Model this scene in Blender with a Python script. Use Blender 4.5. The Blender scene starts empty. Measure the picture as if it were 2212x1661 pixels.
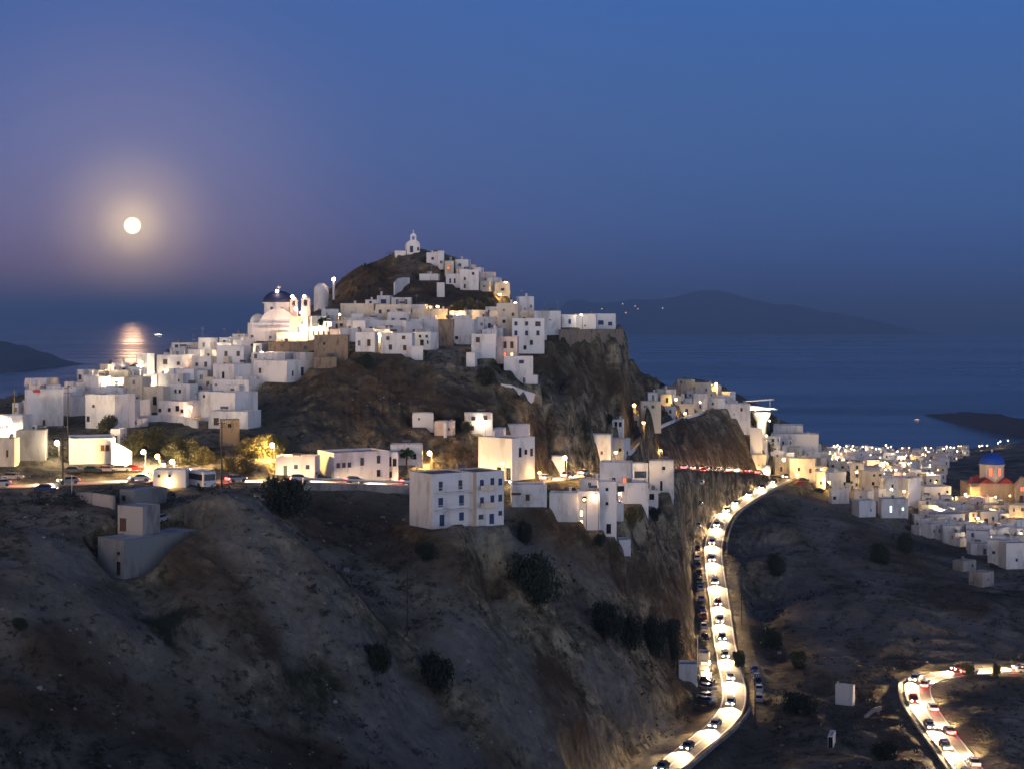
import bpy, math, random
import numpy as np
from mathutils import Vector, Matrix
random.seed(7); RNG = np.random.RandomState(11)
S = bpy.context.scene; C = S.collection
F = 3502.0; HZ = 685.0; CU = 1106.0; CAMZ = 200.0      # one unit of u/v is 1/2212 of the picture width
def lin(r, g, b):
    f = lambda c: ((c/255.0+0.055)/1.055)**2.4 if c > 10 else c/255.0/12.92
    return (f(r), f(g), f(b), 1.0)
def pt(u, v, D): return Vector(((u-CU)/F*D, D, CAMZ+(HZ-v)/F*D))

# ------------------------------------------------------------------ scene settings
S.render.engine = 'CYCLES'
cy = S.cycles
cy.use_denoising = True
try: cy.denoiser = 'OPENIMAGEDENOISE'
except Exception: pass
cy.max_bounces = 5; cy.diffuse_bounces = 3; cy.glossy_bounces = 2; cy.volume_bounces = 0; cy.transmission_bounces = 1
cy.sample_clamp_indirect = 3.0; cy.sample_clamp_direct = 0
cy.caustics_reflective = False; cy.caustics_refractive = False
cy.use_light_tree = True; cy.use_adaptive_sampling = True; cy.adaptive_threshold = 0.02
S.view_settings.view_transform = 'Standard'; S.view_settings.look = 'None'
S.view_settings.exposure = 0.0; S.view_settings.gamma = 1.0
cam = bpy.data.cameras.new('camera'); co = bpy.data.objects.new('camera', cam); C.objects.link(co)
co.location = (0, 0, CAMZ); co.rotation_euler = (math.radians(90), 0, 0)
cam.sensor_width = 36; cam.lens = F/2212*36; cam.shift_y = -(830.5-HZ)/2212
cam.clip_start = 1.0; cam.clip_end = 250000
S.camera = co

# ------------------------------------------------------------------ materials
def newmat(name):
    m = bpy.data.materials.new(name); m.use_nodes = True
    nt = m.node_tree; b = nt.nodes['Principled BSDF']
    return m, nt, b
def link(nt, a, b): nt.links.new(a, b)
def node(nt, typ, **kw):
    n = nt.nodes.new(typ)
    for k, v in kw.items():
        if k.startswith('i_'): n.inputs[k[2:].replace('_', ' ')].default_value = v
        else: setattr(n, k, v)
    return n
def ramp(nt, pts, interp='LINEAR'):
    r = nt.nodes.new('ShaderNodeValToRGB'); r.color_ramp.interpolation = interp
    e = r.color_ramp.elements
    while len(e) > 1: e.remove(e[-1])
    e[0].position = pts[0][0]; e[0].color = pts[0][1]
    for p, c in pts[1:]:
        q = e.new(p); q.color = c
    return r
def plaster(name, c1, c2, scale=0.35, rough=0.9, bump=0.15):
    m, nt, b = newmat(name)
    tc = node(nt, 'ShaderNodeTexCoord')
    n1 = node(nt, 'ShaderNodeTexNoise'); n1.inputs['Scale'].default_value = scale; n1.inputs['Detail'].default_value = 6; n1.inputs['Roughness'].default_value = .65
    geo = node(nt, 'ShaderNodeNewGeometry')
    mp = node(nt, 'ShaderNodeMapping'); mp.inputs['Scale'].default_value = (1, 1, .35)
    link(nt, geo.outputs['Position'], mp.inputs['Vector']); link(nt, mp.outputs['Vector'], n1.inputs['Vector'])
    r = ramp(nt, [(0.36, c2), (0.5, c1), (1.0, c1)])
    link(nt, n1.outputs['Fac'], r.inputs['Fac']); link(nt, r.outputs['Color'], b.inputs['Base Color'])
    n2 = node(nt, 'ShaderNodeTexNoise'); n2.inputs['Scale'].default_value = 3; n2.inputs['Detail'].default_value = 4
    link(nt, geo.outputs['Position'], n2.inputs['Vector'])
    bp = node(nt, 'ShaderNodeBump'); bp.inputs['Strength'].default_value = bump; bp.inputs['Distance'].default_value = .2
    link(nt, n2.outputs['Fac'], bp.inputs['Height']); link(nt, bp.outputs['Normal'], b.inputs['Normal'])
    b.inputs['Roughness'].default_value = rough
    return m
def flat(name, c, rough=0.6, metal=0.0, spec=None):
    m, nt, b = newmat(name)
    geo = node(nt, 'ShaderNodeNewGeometry')
    n1 = node(nt, 'ShaderNodeTexNoise'); n1.inputs['Scale'].default_value = 2.5
    link(nt, geo.outputs['Position'], n1.inputs['Vector'])
    d = tuple(x*.75 for x in c[:3])+(1,)
    r = ramp(nt, [(0.3, d), (0.7, c)]); link(nt, n1.outputs['Fac'], r.inputs['Fac']); link(nt, r.outputs['Color'], b.inputs['Base Color'])
    b.inputs['Roughness'].default_value = rough; b.inputs['Metallic'].default_value = metal
    return m
def emit(name, c, s):
    m, nt, b = newmat(name)
    b.inputs['Base Color'].default_value = (0.3, 0.3, 0.3, 1)
    b.inputs['Emission Color'].default_value = c; b.inputs['Emission Strength'].default_value = s
    return m
g3 = lambda a, b=None, c=None: (a, a if b is None else b, a if c is None else c, 1)
M = {
 'white': plaster('white_plaster', g3(.84, .80, .75), g3(.60, .57, .52)),
 'white2': plaster('greyish_plaster', g3(.70, .69, .68), g3(.45, .44, .43)),
 'cream': plaster('cream_plaster', g3(.76, .66, .50), g3(.55, .46, .34)),
 'pink': plaster('pink_plaster', g3(.74, .60, .52), g3(.55, .42, .36)),
 'ochre': plaster('ochre_plaster', g3(.50, .38, .24), g3(.38, .28, .17)),
 'grey': plaster('grey_render', g3(.40, .40, .38), g3(.25, .25, .24)),
 'concrete': plaster('bare_concrete', g3(.20, .21, .21), g3(.12, .12, .12)),
 'concrete_pale': plaster('pale_concrete', g3(.36, .33, .30), g3(.2, .18, .16)),
 'stone': plaster('brown_stone', g3(.28, .21, .14), g3(.13, .10, .07), scale=1.2, bump=.5),
 'roofgrey': plaster('roof_screed', g3(.42, .42, .43), g3(.24, .24, .25)),
 'roofred': plaster('red_roof_tiles', g3(.42, .07, .05), g3(.25, .04, .03)),
 'blue': flat('blue_paint', g3(.01, .04, .22), .5),
 'domeblue': flat('dome_blue_paint', g3(.015, .09, .50), .55),
 'navy': flat('navy_dome_paint', g3(.02, .03, .10), .6),
 'dark': flat('dark_shutter', g3(.02, .02, .025), .5),
 'bluesh': flat('blue_shutter', g3(.012, .035, .13), .5),
 'green': flat('green_shutter', g3(.02, .08, .05), .5),
 'wood': flat('brown_wood', g3(.10, .045, .02), .7),
 'glass': flat('dark_glass', g3(.015, .018, .025), .12),
 'metal': flat('galvanised_metal', g3(.22, .22, .23), .5, .6),
 'pole': flat('weathered_timber', g3(.055, .042, .032), .9),
 'tyre': flat('tyre_rubber', g3(.02), .9),
 'hub': flat('wheel_hub', g3(.3), .4, .6),
 'litwarm': emit('lit_window', (1, .62, .25, 1), 4.0),
 'litred': emit('lit_red_window', (1, .16, .04, 1), 1.6),
 'litgreen': emit('lit_greenish_window', (.75, 1, .8, 1), 4.0),
 'lampwarm': emit('lamp_sodium', (1, .62, .22, 1), 38.0),
 'lampwhite': emit('lamp_white', (1, .86, .62, 1), 38.0),
 'lampfar': emit('far_lamp_glow', (1, .70, .38, 1), 12.0),
 'lamppink': emit('lamp_floodlight', (1, .62, .42, 1), 30.0),
 'head': emit('headlight_glass', (1, .9, .68, 1), 90.0),
 'tail': emit('tail_light_glass', (1, .03, .05, 1), 35.0),
 'tailoff': flat('tail_light_unlit', g3(.25, .01, .01), .3),
 'headoff': flat('headlight_unlit', g3(.5), .2),
 'signred': flat('red_sign_paint', g3(.6, .04, .03), .6),
 'flag': flat('flag_cloth', g3(.6, .5, .5), .8),
 'yellow': flat('yellow_paint', g3(.6, .45, .1), .6),
 'canvas': flat('white_canvas', g3(.75, .72, .66), .9),
}
CAR = {k: flat('car_paint_'+k, c, .25) for k, c in dict(white=g3(.7), silver=g3(.4, .41, .43), black=g3(.02), blue=g3(.03, .07, .2), red=g3(.35, .02, .02), grey=g3(.12, .13, .14), green=g3(.03, .09, .06)).items()}

# ------------------------------------------------------------------ mesh helpers
class MB:
    def __init__(s): s.v = []; s.f = []; s.m = []
    def add(s, vs, fs, mi=0):
        b = len(s.v); s.v += [tuple(p) for p in vs]; s.f += [tuple(b+i for i in f) for f in fs]; s.m += [mi]*len(fs); return s
    def box(s, x0, x1, y0, y1, z0, z1, mi=0):
        return s.add([(x0,y0,z0),(x1,y0,z0),(x1,y1,z0),(x0,y1,z0),(x0,y0,z1),(x1,y0,z1),(x1,y1,z1),(x0,y1,z1)],
            [(0,3,2,1),(4,5,6,7),(0,1,5,4),(1,2,6,5),(2,3,7,6),(3,0,4,7)], mi)
    def prism(s, prof, y0, y1, mi=0):            # profile in x,z extruded along y
        n = len(prof); vs = [(x, y0, z) for x, z in prof]+[(x, y1, z) for x, z in prof]
        fs = [tuple(range(n)), tuple(range(2*n-1, n-1, -1))]+[(i, n+i, n+(i+1) % n, (i+1) % n) for i in range(n)]
        return s.add(vs, fs, mi)
    def prismx(s, prof, x0, x1, mi=0):           # profile in y,z extruded along x
        n = len(prof); vs = [(x0, y, z) for y, z in prof]+[(x1, y, z) for y, z in prof]
        fs = [tuple(range(n-1, -1, -1)), tuple(range(n, 2*n))]+[(i, (i+1) % n, n+(i+1) % n, n+i) for i in range(n)]
        return s.add(vs, fs, mi)
    def lathe(s, prof, cx=0, cy=0, n=16, mi=0):  # profile of r,z
        vs = []; fs = []
        for r, z in prof:
            for k in range(n):
                a = 2*math.pi*k/n; vs.append((cx+r*math.cos(a), cy+r*math.sin(a), z))
        for j in range(len(prof)-1):
            for k in range(n):
                fs.append((j*n+k, j*n+(k+1) % n, (j+1)*n+(k+1) % n, (j+1)*n+k))
        fs.append(tuple(range(n-1, -1, -1))); fs.append(tuple(range((len(prof)-1)*n, len(prof)*n)))
        return s.add(vs, fs, mi)
    def tube(s, a, b, r0, r1=None, n=6, mi=0):
        a = Vector(a); b = Vector(b); r1 = r0 if r1 is None else r1
        d = (b-a).normalized(); p = d.orthogonal().normalized(); q = d.cross(p)
        vs = []
        for c, r in ((a, r0), (b, r1)):
            for k in range(n):
                t = 2*math.pi*k/n; vs.append(c+p*(r*math.cos(t))+q*(r*math.sin(t)))
        fs = [(k, (k+1) % n, n+(k+1) % n, n+k) for k in range(n)]+[tuple(range(n-1, -1, -1)), tuple(range(n, 2*n))]
        return s.add(vs, fs, mi)
    def mesh(s, name, mats):
        me = bpy.data.meshes.new(name); me.from_pydata(s.v, [], s.f)
        for m in (mats if isinstance(mats, (list, tuple)) else [mats]): me.materials.append(m)
        if any(s.m): me.polygons.foreach_set('material_index', s.m)
        me.update(); return me
    def build(s, name, mats, parent=None, smooth=False):
        me = s.mesh(name, mats)
        if smooth: me.polygons.foreach_set('use_smooth', [True]*len(me.polygons))
        return obj(name, me, parent)
def obj(name, me, parent=None, loc=None):
    o = bpy.data.objects.new(name, me); C.objects.link(o)
    if parent is not None: o.parent = parent
    if loc is not None: o.location = loc
    return o
def thing(name, label, cat, loc=(0,0,0), rz=0.0, group=None, kind=None, scale=None):
    o = bpy.data.objects.new(name, None); C.objects.link(o); o.empty_display_size = .1
    o.location = loc; o.rotation_euler = (0, 0, rz)
    if scale: o.scale = scale
    return tag(o, label, cat, group, kind)
def tag(o, label=None, cat=None, group=None, kind=None):
    if label: o['label'] = label
    if cat: o['category'] = cat
    if group: o['group'] = group
    if kind: o['kind'] = kind
    return o
def copy_tree(o, parent=None):
    c = o.copy(); C.objects.link(c)
    if parent is not None: c.parent = parent
    for ch in list(o.children): copy_tree(ch, c)
    return c

# ------------------------------------------------------------------ terrain
TAB = RNG.rand(256, 256)
def vn(x, y):
    ix = np.floor(x).astype(int); iy = np.floor(y).astype(int); fx = x-ix; fy = y-iy
    fx = fx*fx*(3-2*fx); fy = fy*fy*(3-2*fy); t = lambda a, b: TAB[a & 255, b & 255]
    return (t(ix, iy)*(1-fx)+t(ix+1, iy)*fx)*(1-fy)+(t(ix, iy+1)*(1-fx)+t(ix+1, iy+1)*fx)*fy
# control points: picture position and distance of the ground
G = """0 1661 200;300 1661 212;600 1661 226;900 1661 248;1100 1661 264;1200 1661 272;1300 1661 284;1400 1661 296;0 1500 213;300 1500 227;600 1500 243;900 1500 266;1200 1500 290;1300 1500 308;1400 1500 324;1400 1570 313;1300 1560 300;1480 1560 330;1480 1500 346
0 1350 225;250 1350 236;500 1350 248;750 1350 260;1000 1400 275;1250 1400 306;1400 1430 334;0 1200 245;150 1200 250;270 1270 252;400 1200 257;500 1200 260;620 1210 264;750 1260 268;900 1300 284;1050 1290 300
480 1048 272;540 1075 271;600 1125 270;660 1180 268;720 1228 270;200 1085 272;330 1120 262;400 1095 272;300 1055 300;100 1090 285;0 1092 282;0 1140 262
560 1090 298;640 1112 308;700 1108 328;780 1100 334;860 1098 338;750 1160 304;850 1180 302;900 1140 306
0 1050 318;150 1045 322;300 1037 327;430 1047 322;500 1038 328;640 1040 336;760 1042 342;880 1046 350;1000 1046 358;1100 1047 368;1180 1038 388;1290 1022 415;1400 1018 456;1480 1014 496;1560 1018 541;1640 1024 580
50 985 345;0 1005 338;200 1012 342;300 1006 350;100 940 370;250 930 375;400 920 380;540 935 366;60 905 385;200 900 392;350 880 400;500 865 398;600 838 400
620 960 364;620 1005 350;750 965 367;750 900 378;750 840 388;750 775 400;860 965 366;900 900 380;900 850 388;900 775 402;1000 960 368;1000 900 380;1000 850 390;1000 790 402;1080 900 388;1100 850 396;1070 810 406;1140 810 412
300 840 410;450 800 412;600 790 412;700 762 416;200 845 408;100 860 400;20 880 395;400 760 430;550 745 436;650 735 438;800 745 436;950 745 436;1050 750 436;1140 770 436
590 725 446;650 718 450;750 700 456;880 690 464;950 690 466;1050 700 464;1130 715 460;1200 722 458;1330 735 474
700 660 520;740 612 525;800 573 530;860 545 536;895 545 540;950 568 540;1000 590 537;1050 615 532;1090 640 520
800 640 498;880 620 505;880 655 485;950 640 494;1000 650 488;1060 655 482;750 672 478;850 682 470;950 682 472;1110 672 478;660 690 478
1200 770 448;1280 750 464;1340 752 472;1200 840 432;1300 820 438;1200 900 416;1300 890 425;1370 840 530;1400 862 556;1360 890 500;1200 960 400;1250 1000 398;1160 880 410;1150 960 386;1100 960 374
1345 738 498;1372 772 538;1400 802 562;1428 826 580;1440 852 590
1060 1000 362;1160 1020 384;1240 1000 402;1300 960 440;1340 925 462;1330 1000 425;1385 900 532;1450 895 568;1520 890 598;1600 900 615;1650 905 615;1360 974 468;1400 935 507;1440 915 536;1500 897 572
1450 960 518;1500 930 550;1580 915 590;1600 975 590;1500 995 516;1400 995 466;1450 840 665;1500 830 680;1560 850 680;1610 862 672;1680 905 682
1640 960 625;1700 965 642;1760 970 658;1700 1003 624;1760 1040 608;1850 1085 565;1950 1095 565;2000 1075 590;2150 1085 590;2040 1110 570;1990 1165 530;2120 1160 540;2212 1110 580
1250 1130 348;1330 1160 354;1180 1110 342;1400 1110 380;1450 1060 418;1100 1180 322;1150 1260 318;1250 1240 336;1300 1330 332;1400 1200 368;1400 1300 358;1450 1300 379;1400 1370 350;1480 1200 418;1500 1300 404;1490 1400 378;1500 1100 466;1080 1210 312;1200 1340 310;1300 1372 319;1400 1412 338;1480 1440 362;933 1148 300;1015 1148 299;1085 1136 305
1700 1065 558;1720 1120 522;1800 1150 502;1900 1150 510;1700 1200 478;1650 1120 503;1620 1200 468;1600 1350 415;1750 1300 430;1900 1250 455;2000 1190 500;2100 1250 478;2212 1260 470;1900 1350 408;2100 1350 415;2212 1350 420;1800 1430 378;1650 1500 345;1800 1500 352;1930 1480 358;1750 1661 302;1900 1600 322;1950 1661 300;2212 1550 335;2150 1661 302;2050 1520 348;2000 1440 375;2212 1430 385
1690 1036 592;1650 1055 568;1600 1085 536;1560 1115 512;1545 1160 490;1540 1200 472;1548 1260 450;1557 1320 425;1562 1380 400;1575 1440 376;1585 1490 357;1580 1530 343;1550 1570 331;1500 1610 318;1430 1661 301
1975 1480 360;2050 1452 366;2120 1447 370;2212 1450 373;2000 1530 340;2040 1600 318;2085 1661 302
1950 1050 700;1850 1010 740;1950 1020 760;2050 1030 760;1850 985 1000;1950 995 1000;2060 1005 950;2140 1000 900;2212 985 950;1850 972 1500;1950 980 1500;2050 985 1400;2130 975 1500;2212 955 1600;1830 968 2200;1950 970 2300;2070 972 2200;2150 966 2100;2250 948 2200
2400 950 2300;2500 1100 600;2500 1400 420;2600 1661 320;-300 1661 190;-400 1350 220;-400 1050 320;-300 950 370"""
# hidden or unseen ground, given as u, distance, height
H = """0 470 160;200 490 165;400 520 172;560 560 178;650 620 176;800 640 175;950 650 178;1100 600 172;1250 560 150;1345 620 165;1400 665 155;0 700 110;300 700 120;600 800 120;900 800 120;1200 750 115;1400 760 120;1200 475 195;1260 480 194;1310 485 193;1150 475 194.5;1250 505 186;1180 510 184;1320 545 176;1280 560 168;1400 440 156.5;1430 445 156;1455 452 155.5;1480 475 155;1380 468 157.5;1350 455 158;1180 560 160;1250 640 145;1500 800 120;1650 800 118;1780 800 118
0 1100 40;400 1100 40;800 1100 45;1200 1100 40;1500 1200 40;1700 1300 35;0 1500 -8;500 1500 -8;1000 1600 -8;1500 1700 -8;1700 2000 -8;-500 1500 -8;-500 700 90;-1200 400 100;-1200 1500 -8;-1200 180 150
0 3200 -15;1000 3200 -15;1700 2700 -12;1850 2700 -10;2000 2650 -8;2150 2500 -8;2300 2600 -8;2212 3400 -12;3400 2600 60;3400 600 100;3400 300 120;3400 3400 -10;-1200 3300 -15
1106 100 160;400 100 162;1900 100 158;1106 50 182;500 50 184;1800 50 180;1106 15 194;0 15 194;2212 15 194;1106 7 196;-1200 60 178;3400 60 172;600 285 161;660 283 156.5;710 290 156;545 290 163.5;1106 160 144;500 160 145;2212 170 136;2212 110 152;2400 200 125;1800 180 138;1300 230 128;1650 250 112;2212 240 110;2700 200 120"""
P = []; Z = []
for line in G.replace('\n', ';').split(';'):
    u, v, D = map(float, line.split()); P.append(((u-CU)/F, math.log(D))); Z.append(CAMZ+(HZ-v)/F*D)
for line in H.replace('\n', ';').split(';'):
    u, D, z = map(float, line.split()); P.append(((u-CU)/F, math.log(D))); Z.append(z)
P = np.array(P); Z = np.array(Z)
def tps_k(r2): return 0.5*r2*np.log(r2+1e-12)
n = len(P); d2 = ((P[:, None]-P[None])**2).sum(-1)
A = np.zeros((n+3, n+3)); A[:n, :n] = tps_k(d2)+np.eye(n)*2e-6
A[:n, n] = 1; A[:n, n+1:] = P; A[n, :n] = 1; A[n+1:, :n] = P.T
W = np.linalg.solve(A, np.concatenate([Z, np.zeros(3)]))
def tps(a, b):
    out = np.empty(a.shape); fa = a.ravel(); fb = b.ravel(); fo = out.ravel()
    for i in range(0, len(fa), 20000):
        q = np.stack([fa[i:i+20000], fb[i:i+20000]], 1)
        r2 = ((q[:, None]-P[None])**2).sum(-1)
        fo[i:i+20000] = tps_k(r2)@W[:n]+W[n]+q@W[n+1:]
    return fo.reshape(a.shape)
AX = np.concatenate([np.linspace(-.62, -.345, 50)[:-1], np.linspace(-.345, .345, 820), np.linspace(.345, .62, 50)[1:]])
BX = np.log(np.concatenate([np.geomspace(7, 150, 60)[:-1], np.geomspace(150, 240, 80)[:-1], np.geomspace(240, 660, 620)[:-1], np.geomspace(660, 3500, 190)]))
ca = np.linspace(-.62, .62, 260); cb = np.linspace(BX[0], BX[-1], 330)
cz = tps(*np.meshgrid(ca, cb))
def grid_lerp(tab, xa, xb, qa, qb):
    ia = np.clip(np.searchsorted(xa, qa)-1, 0, len(xa)-2); ib = np.clip(np.searchsorted(xb, qb)-1, 0, len(xb)-2)
    fa = np.clip((qa-xa[ia])/(xa[ia+1]-xa[ia]), 0, 1); fb = np.clip((qb-xb[ib])/(xb[ib+1]-xb[ib]), 0, 1)
    return (tab[ib, ia]*(1-fa)+tab[ib, ia+1]*fa)*(1-fb)+(tab[ib+1, ia]*(1-fa)+tab[ib+1, ia+1]*fa)*fb
GA, GB = np.meshgrid(AX, BX)
TZ = grid_lerp(cz, ca, cb, GA, GB)
YY = np.exp(GB); XX = GA*YY
gy = np.gradient(TZ, axis=0)/np.gradient(YY, axis=0); gx = np.gradient(TZ, axis=1)/np.gradient(XX, axis=1)
slope = np.sqrt(gx**2+gy**2)
sm = lambda t, a, b: (lambda s: s*s*(3-2*s))(np.clip((t-a)/(b-a), 0, 1))
steep = sm(slope, .38, .95)*(1-.8*sm(GB, math.log(362), math.log(335)))
wx = XX+8*vn(XX/23, YY/23); wy = YY+8*vn(XX/21+50, YY/21)
rid = lambda s, o: 1-np.abs(2*vn(wx/s+o, wy/s+o*1.7)-1)
TZ0 = TZ.copy(); steep = np.maximum(steep, .62*sm(slope, .25, .5)*sm(GB, math.log(345), math.log(362)))
TZ = TZ+steep*(3.0*(rid(17, 3)-.55)+1.9*(rid(7, 9)-.5)+1.1*(rid(3, 21)-.5)+1.3*(vn(wx/4, wy/11+XX/9)-.5)+1.2*(rid(1.7, 44)-.5))
TZ = TZ+(1-steep)*(1.1*(vn(wx/13, wy/13+7)-.5)+.8*(rid(8, 33)-.5)+.45*(vn(XX/3, YY/3)-.5))+.22*(vn(XX/1.1, YY/1.1)-.5)
near = sm(GB, math.log(30), math.log(130)); TZ = TZ0*(1-near)+TZ*near
lim = CAMZ-.2787*YY-1.0-.03*YY; TZ = np.where(YY < 195, np.minimum(TZ, lim), TZ)

# roads: picture positions and distances
def spline(pts, step=3.0):
    pts = [Vector(p) for p in pts]; out = []
    for i in range(len(pts)-1):
        p0 = pts[max(i-1, 0)]; p1 = pts[i]; p2 = pts[i+1]; p3 = pts[min(i+2, len(pts)-1)]
        k = max(1, int((p2-p1).length/step))
        for j in range(k):
            t = j/k
            out.append(.5*((2*p1)+(p2-p0)*t+(2*p0-5*p1+4*p2-p3)*t*t+(3*p1-p0-3*p2+p3)*t**3))
    out.append(pts[-1]); return out
RP = {
 'main': ([(1704,1030,602),(1686,1038,591),(1650,1056,568),(1600,1085,536),(1562,1117,512),(1545,1160,490),(1541,1200,472),(1548,1260,450),(1557,1320,425),(1564,1380,400),(1576,1440,376),(1586,1490,357),(1580,1530,343),(1550,1570,331),(1500,1611,318),(1436,1661,301),(1340,1740,280)], 5.4),
 'town': ([(-150,1056,314),(0,1052,318),(150,1046,322),(300,1038,327),(430,1046,325),(500,1036,331),(640,1037,338),(760,1041,344),(880,1045,350),(1000,1046,358),(1100,1046,370),(1180,1037,390),(1290,1022,417),(1340,1019,434),(1400,1017,455),(1480,1014,495),(1560,1018,540),(1640,1023,579),(1702,1030,606),(1760,1034,612)], 6.2),
 'path': ([(1350,984,460),(1363,970,471),(1380,952,487),(1404,932,509),(1440,914,538),(1480,902,562),(1505,895,577),(1522,886,592)], 2.6),
 'valley': ([(2400,1460,370),(2212,1452,373),(2120,1447,372),(2055,1451,368),(2008,1462,364),(1984,1482,358),(1990,1515,346),(2018,1560,331),(2052,1605,317),(2095,1661,302),(2155,1740,285)], 5.8),
}
ROADS = {}
for k, (pp, w) in RP.items():
    c = spline([pt(*p) for p in pp])
    zs = np.array([p.z for p in c]); zz = np.convolve(np.pad(zs, 4, 'edge'), np.ones(9)/9, 'valid')
    for p, z in zip(c, zz): p.z = z
    ROADS[k] = (c, w)
num = np.zeros(TZ.shape); den = np.zeros(TZ.shape); fm = np.zeros(TZ.shape)
for k, (c, w) in ROADS.items():
    A2 = np.array([(p.x, p.y, p.z) for p in c])
    x0, x1, y0, y1 = A2[:, 0].min()-14, A2[:, 0].max()+14, A2[:, 1].min()-14, A2[:, 1].max()+14
    sel = np.where((XX > x0) & (XX < x1) & (YY > y0) & (YY < y1)); qx = XX[sel]; qy = YY[sel]
    best = np.full(qx.shape, 1e9); bz = np.zeros(qx.shape); qz = np.zeros(qx.shape)
    for i in range(len(A2)-1):
        p = A2[i]; q = A2[i+1]; dx, dy = q[0]-p[0], q[1]-p[1]; L2 = dx*dx+dy*dy
        t = np.clip(((qx-p[0])*dx+(qy-p[1])*dy)/L2, 0, 1)
        dd = np.hypot(qx-p[0]-t*dx, qy-p[1]-t*dy); m = dd < best
        best[m] = dd[m]; bz[m] = (p[2]+t*(q[2]-p[2]))[m]; qz[m] = (p[1]+t*dy)[m]
    pk = {'main': 3.4, 'town': 1.2, 'valley': 1.6, 'path': .4}[k]
    f = 1-sm(best, w/2+pk, w/2+pk+(2.2 if k == 'path' else 5))
    if k == 'town': uq = CU+qx/qy*F; f = np.where((best > w/2+.75) & (qz > qy) & (uq > 612) & (uq < 888), 0, f)
    ww = f/(np.maximum(best-w/2, .02))**2
    num[sel] += ww*(bz-.14); den[sel] += ww; fm[sel] = np.maximum(fm[sel], f)
mk = den > 1e-9; TZ[mk] = TZ[mk]*(1-fm[mk])+(num[mk]/den[mk])*fm[mk]

def height(x, y):
    return float(grid_lerp(TZ, AX, BX, np.array([x/y]), np.array([math.log(y)]))[0])
YV = np.exp(BX)
def hit(u, v, dmin=120.0, dmax=3400.0):
    a = (u-CU)/F; ia = int(np.clip(np.searchsorted(AX, a)-1, 0, len(AX)-2)); fa = (a-AX[ia])/(AX[ia+1]-AX[ia])
    col = TZ[:, ia]*(1-fa)+TZ[:, ia+1]*fa
    dz = col-(CAMZ+(HZ-v)/F*YV)
    ok = np.where((dz >= 0) & (YV > dmin) & (YV < dmax))[0]
    if len(ok) == 0: return None
    i = ok[0]
    if i > 0 and dz[i-1] < 0: t = -dz[i-1]/(dz[i]-dz[i-1]); D = YV[i-1]+t*(YV[i]-YV[i-1])
    else: D = YV[i]
    return D
def ground(u, v, dmin=120.0, dmax=3400.0):
    D = hit(u, v, dmin, dmax)
    return None if D is None else pt(u, v, D)

SCREE = [(440,1060,540,1180,75),(520,1130,700,1320,85),(560,1240,640,1400,60),(640,1260,900,1560,80),(760,1560,980,1640,90),(1000,1400,1250,1640,110),(1650,1180,1790,1360,70),(1760,1120,1900,1260,60),(1850,1340,2150,1400,70),(1700,1300,1820,1430,40),(400,1080,470,1120,50),(1050,1160,1180,1200,45),(880,1210,960,1260,40),(1300,1440,1420,1600,70),(100,1180,160,1230,60),(1240,1200,1300,1260,40)]
HEATH = [(400,1180,560,1380,75),(420,1250,480,1300,90),(700,1120,950,1200,75),(820,1180,1050,1260,60),(100,1400,300,1560,90),(0,1500,700,1640,60),(1190,1450,1260,1640,60),(1850,1180,2100,1300,60),(1440,1330,1520,1600,60),(1620,1380,1760,1480,60),(650,780,1100,960,130),(740,600,1040,650,80),(1200,780,1400,880,80),(1450,940,1620,990,70),(1880,1520,1960,1650,50),(1150,1130,1500,1300,60)]
def mesh_grid(name, X, Y, Zv, mat, kind='structure'):
    nr, nc = X.shape
    co_ = np.stack([X, Y, Zv], -1).reshape(-1, 3).astype(np.float32)
    i = np.arange((nr-1)*(nc-1)); r = i//(nc-1); c = i % (nc-1); b = r*nc+c
    q = np.stack([b, b+1, b+nc+1, b+nc], 1).astype(np.int32)
    me = bpy.data.meshes.new(name); me.vertices.add(len(co_)); me.vertices.foreach_set('co', co_.ravel())
    me.loops.add(q.size); me.loops.foreach_set('vertex_index', q.ravel())
    me.polygons.add(len(q)); me.polygons.foreach_set('loop_start', np.arange(0, q.size, 4, dtype=np.int32))
    me.update(calc_edges=True); me.validate()
    me.polygons.foreach_set('use_smooth', np.ones(len(me.polygons), bool))
    me.materials.append(mat)
    if name == 'ground':
        U_ = CU+X/Y*F; V_ = HZ-(Zv-CAMZ)/Y*F
        for nm, L in (('scree', SCREE), ('heath', HEATH)):
            w_ = np.zeros(X.shape)
            for (u0, v0, u1, v1, r) in L:         # soft bands following the gullies and spurs
                du, dv = u1-u0, v1-v0; t = np.clip(((U_-u0)*du+(V_-v0)*dv)/(du*du+dv*dv+1e-9), 0, 1)
                w_ = np.maximum(w_, 1-sm(np.hypot(U_-u0-t*du, V_-v0-t*dv), r*.35, r))
            w_ *= (Y < 700); at = me.attributes.new(nm, 'FLOAT', 'POINT'); at.data.foreach_set('value', w_.ravel().astype(np.float32))
    o = bpy.data.objects.new(name, me); C.objects.link(o); return tag(o, kind=kind)

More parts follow.
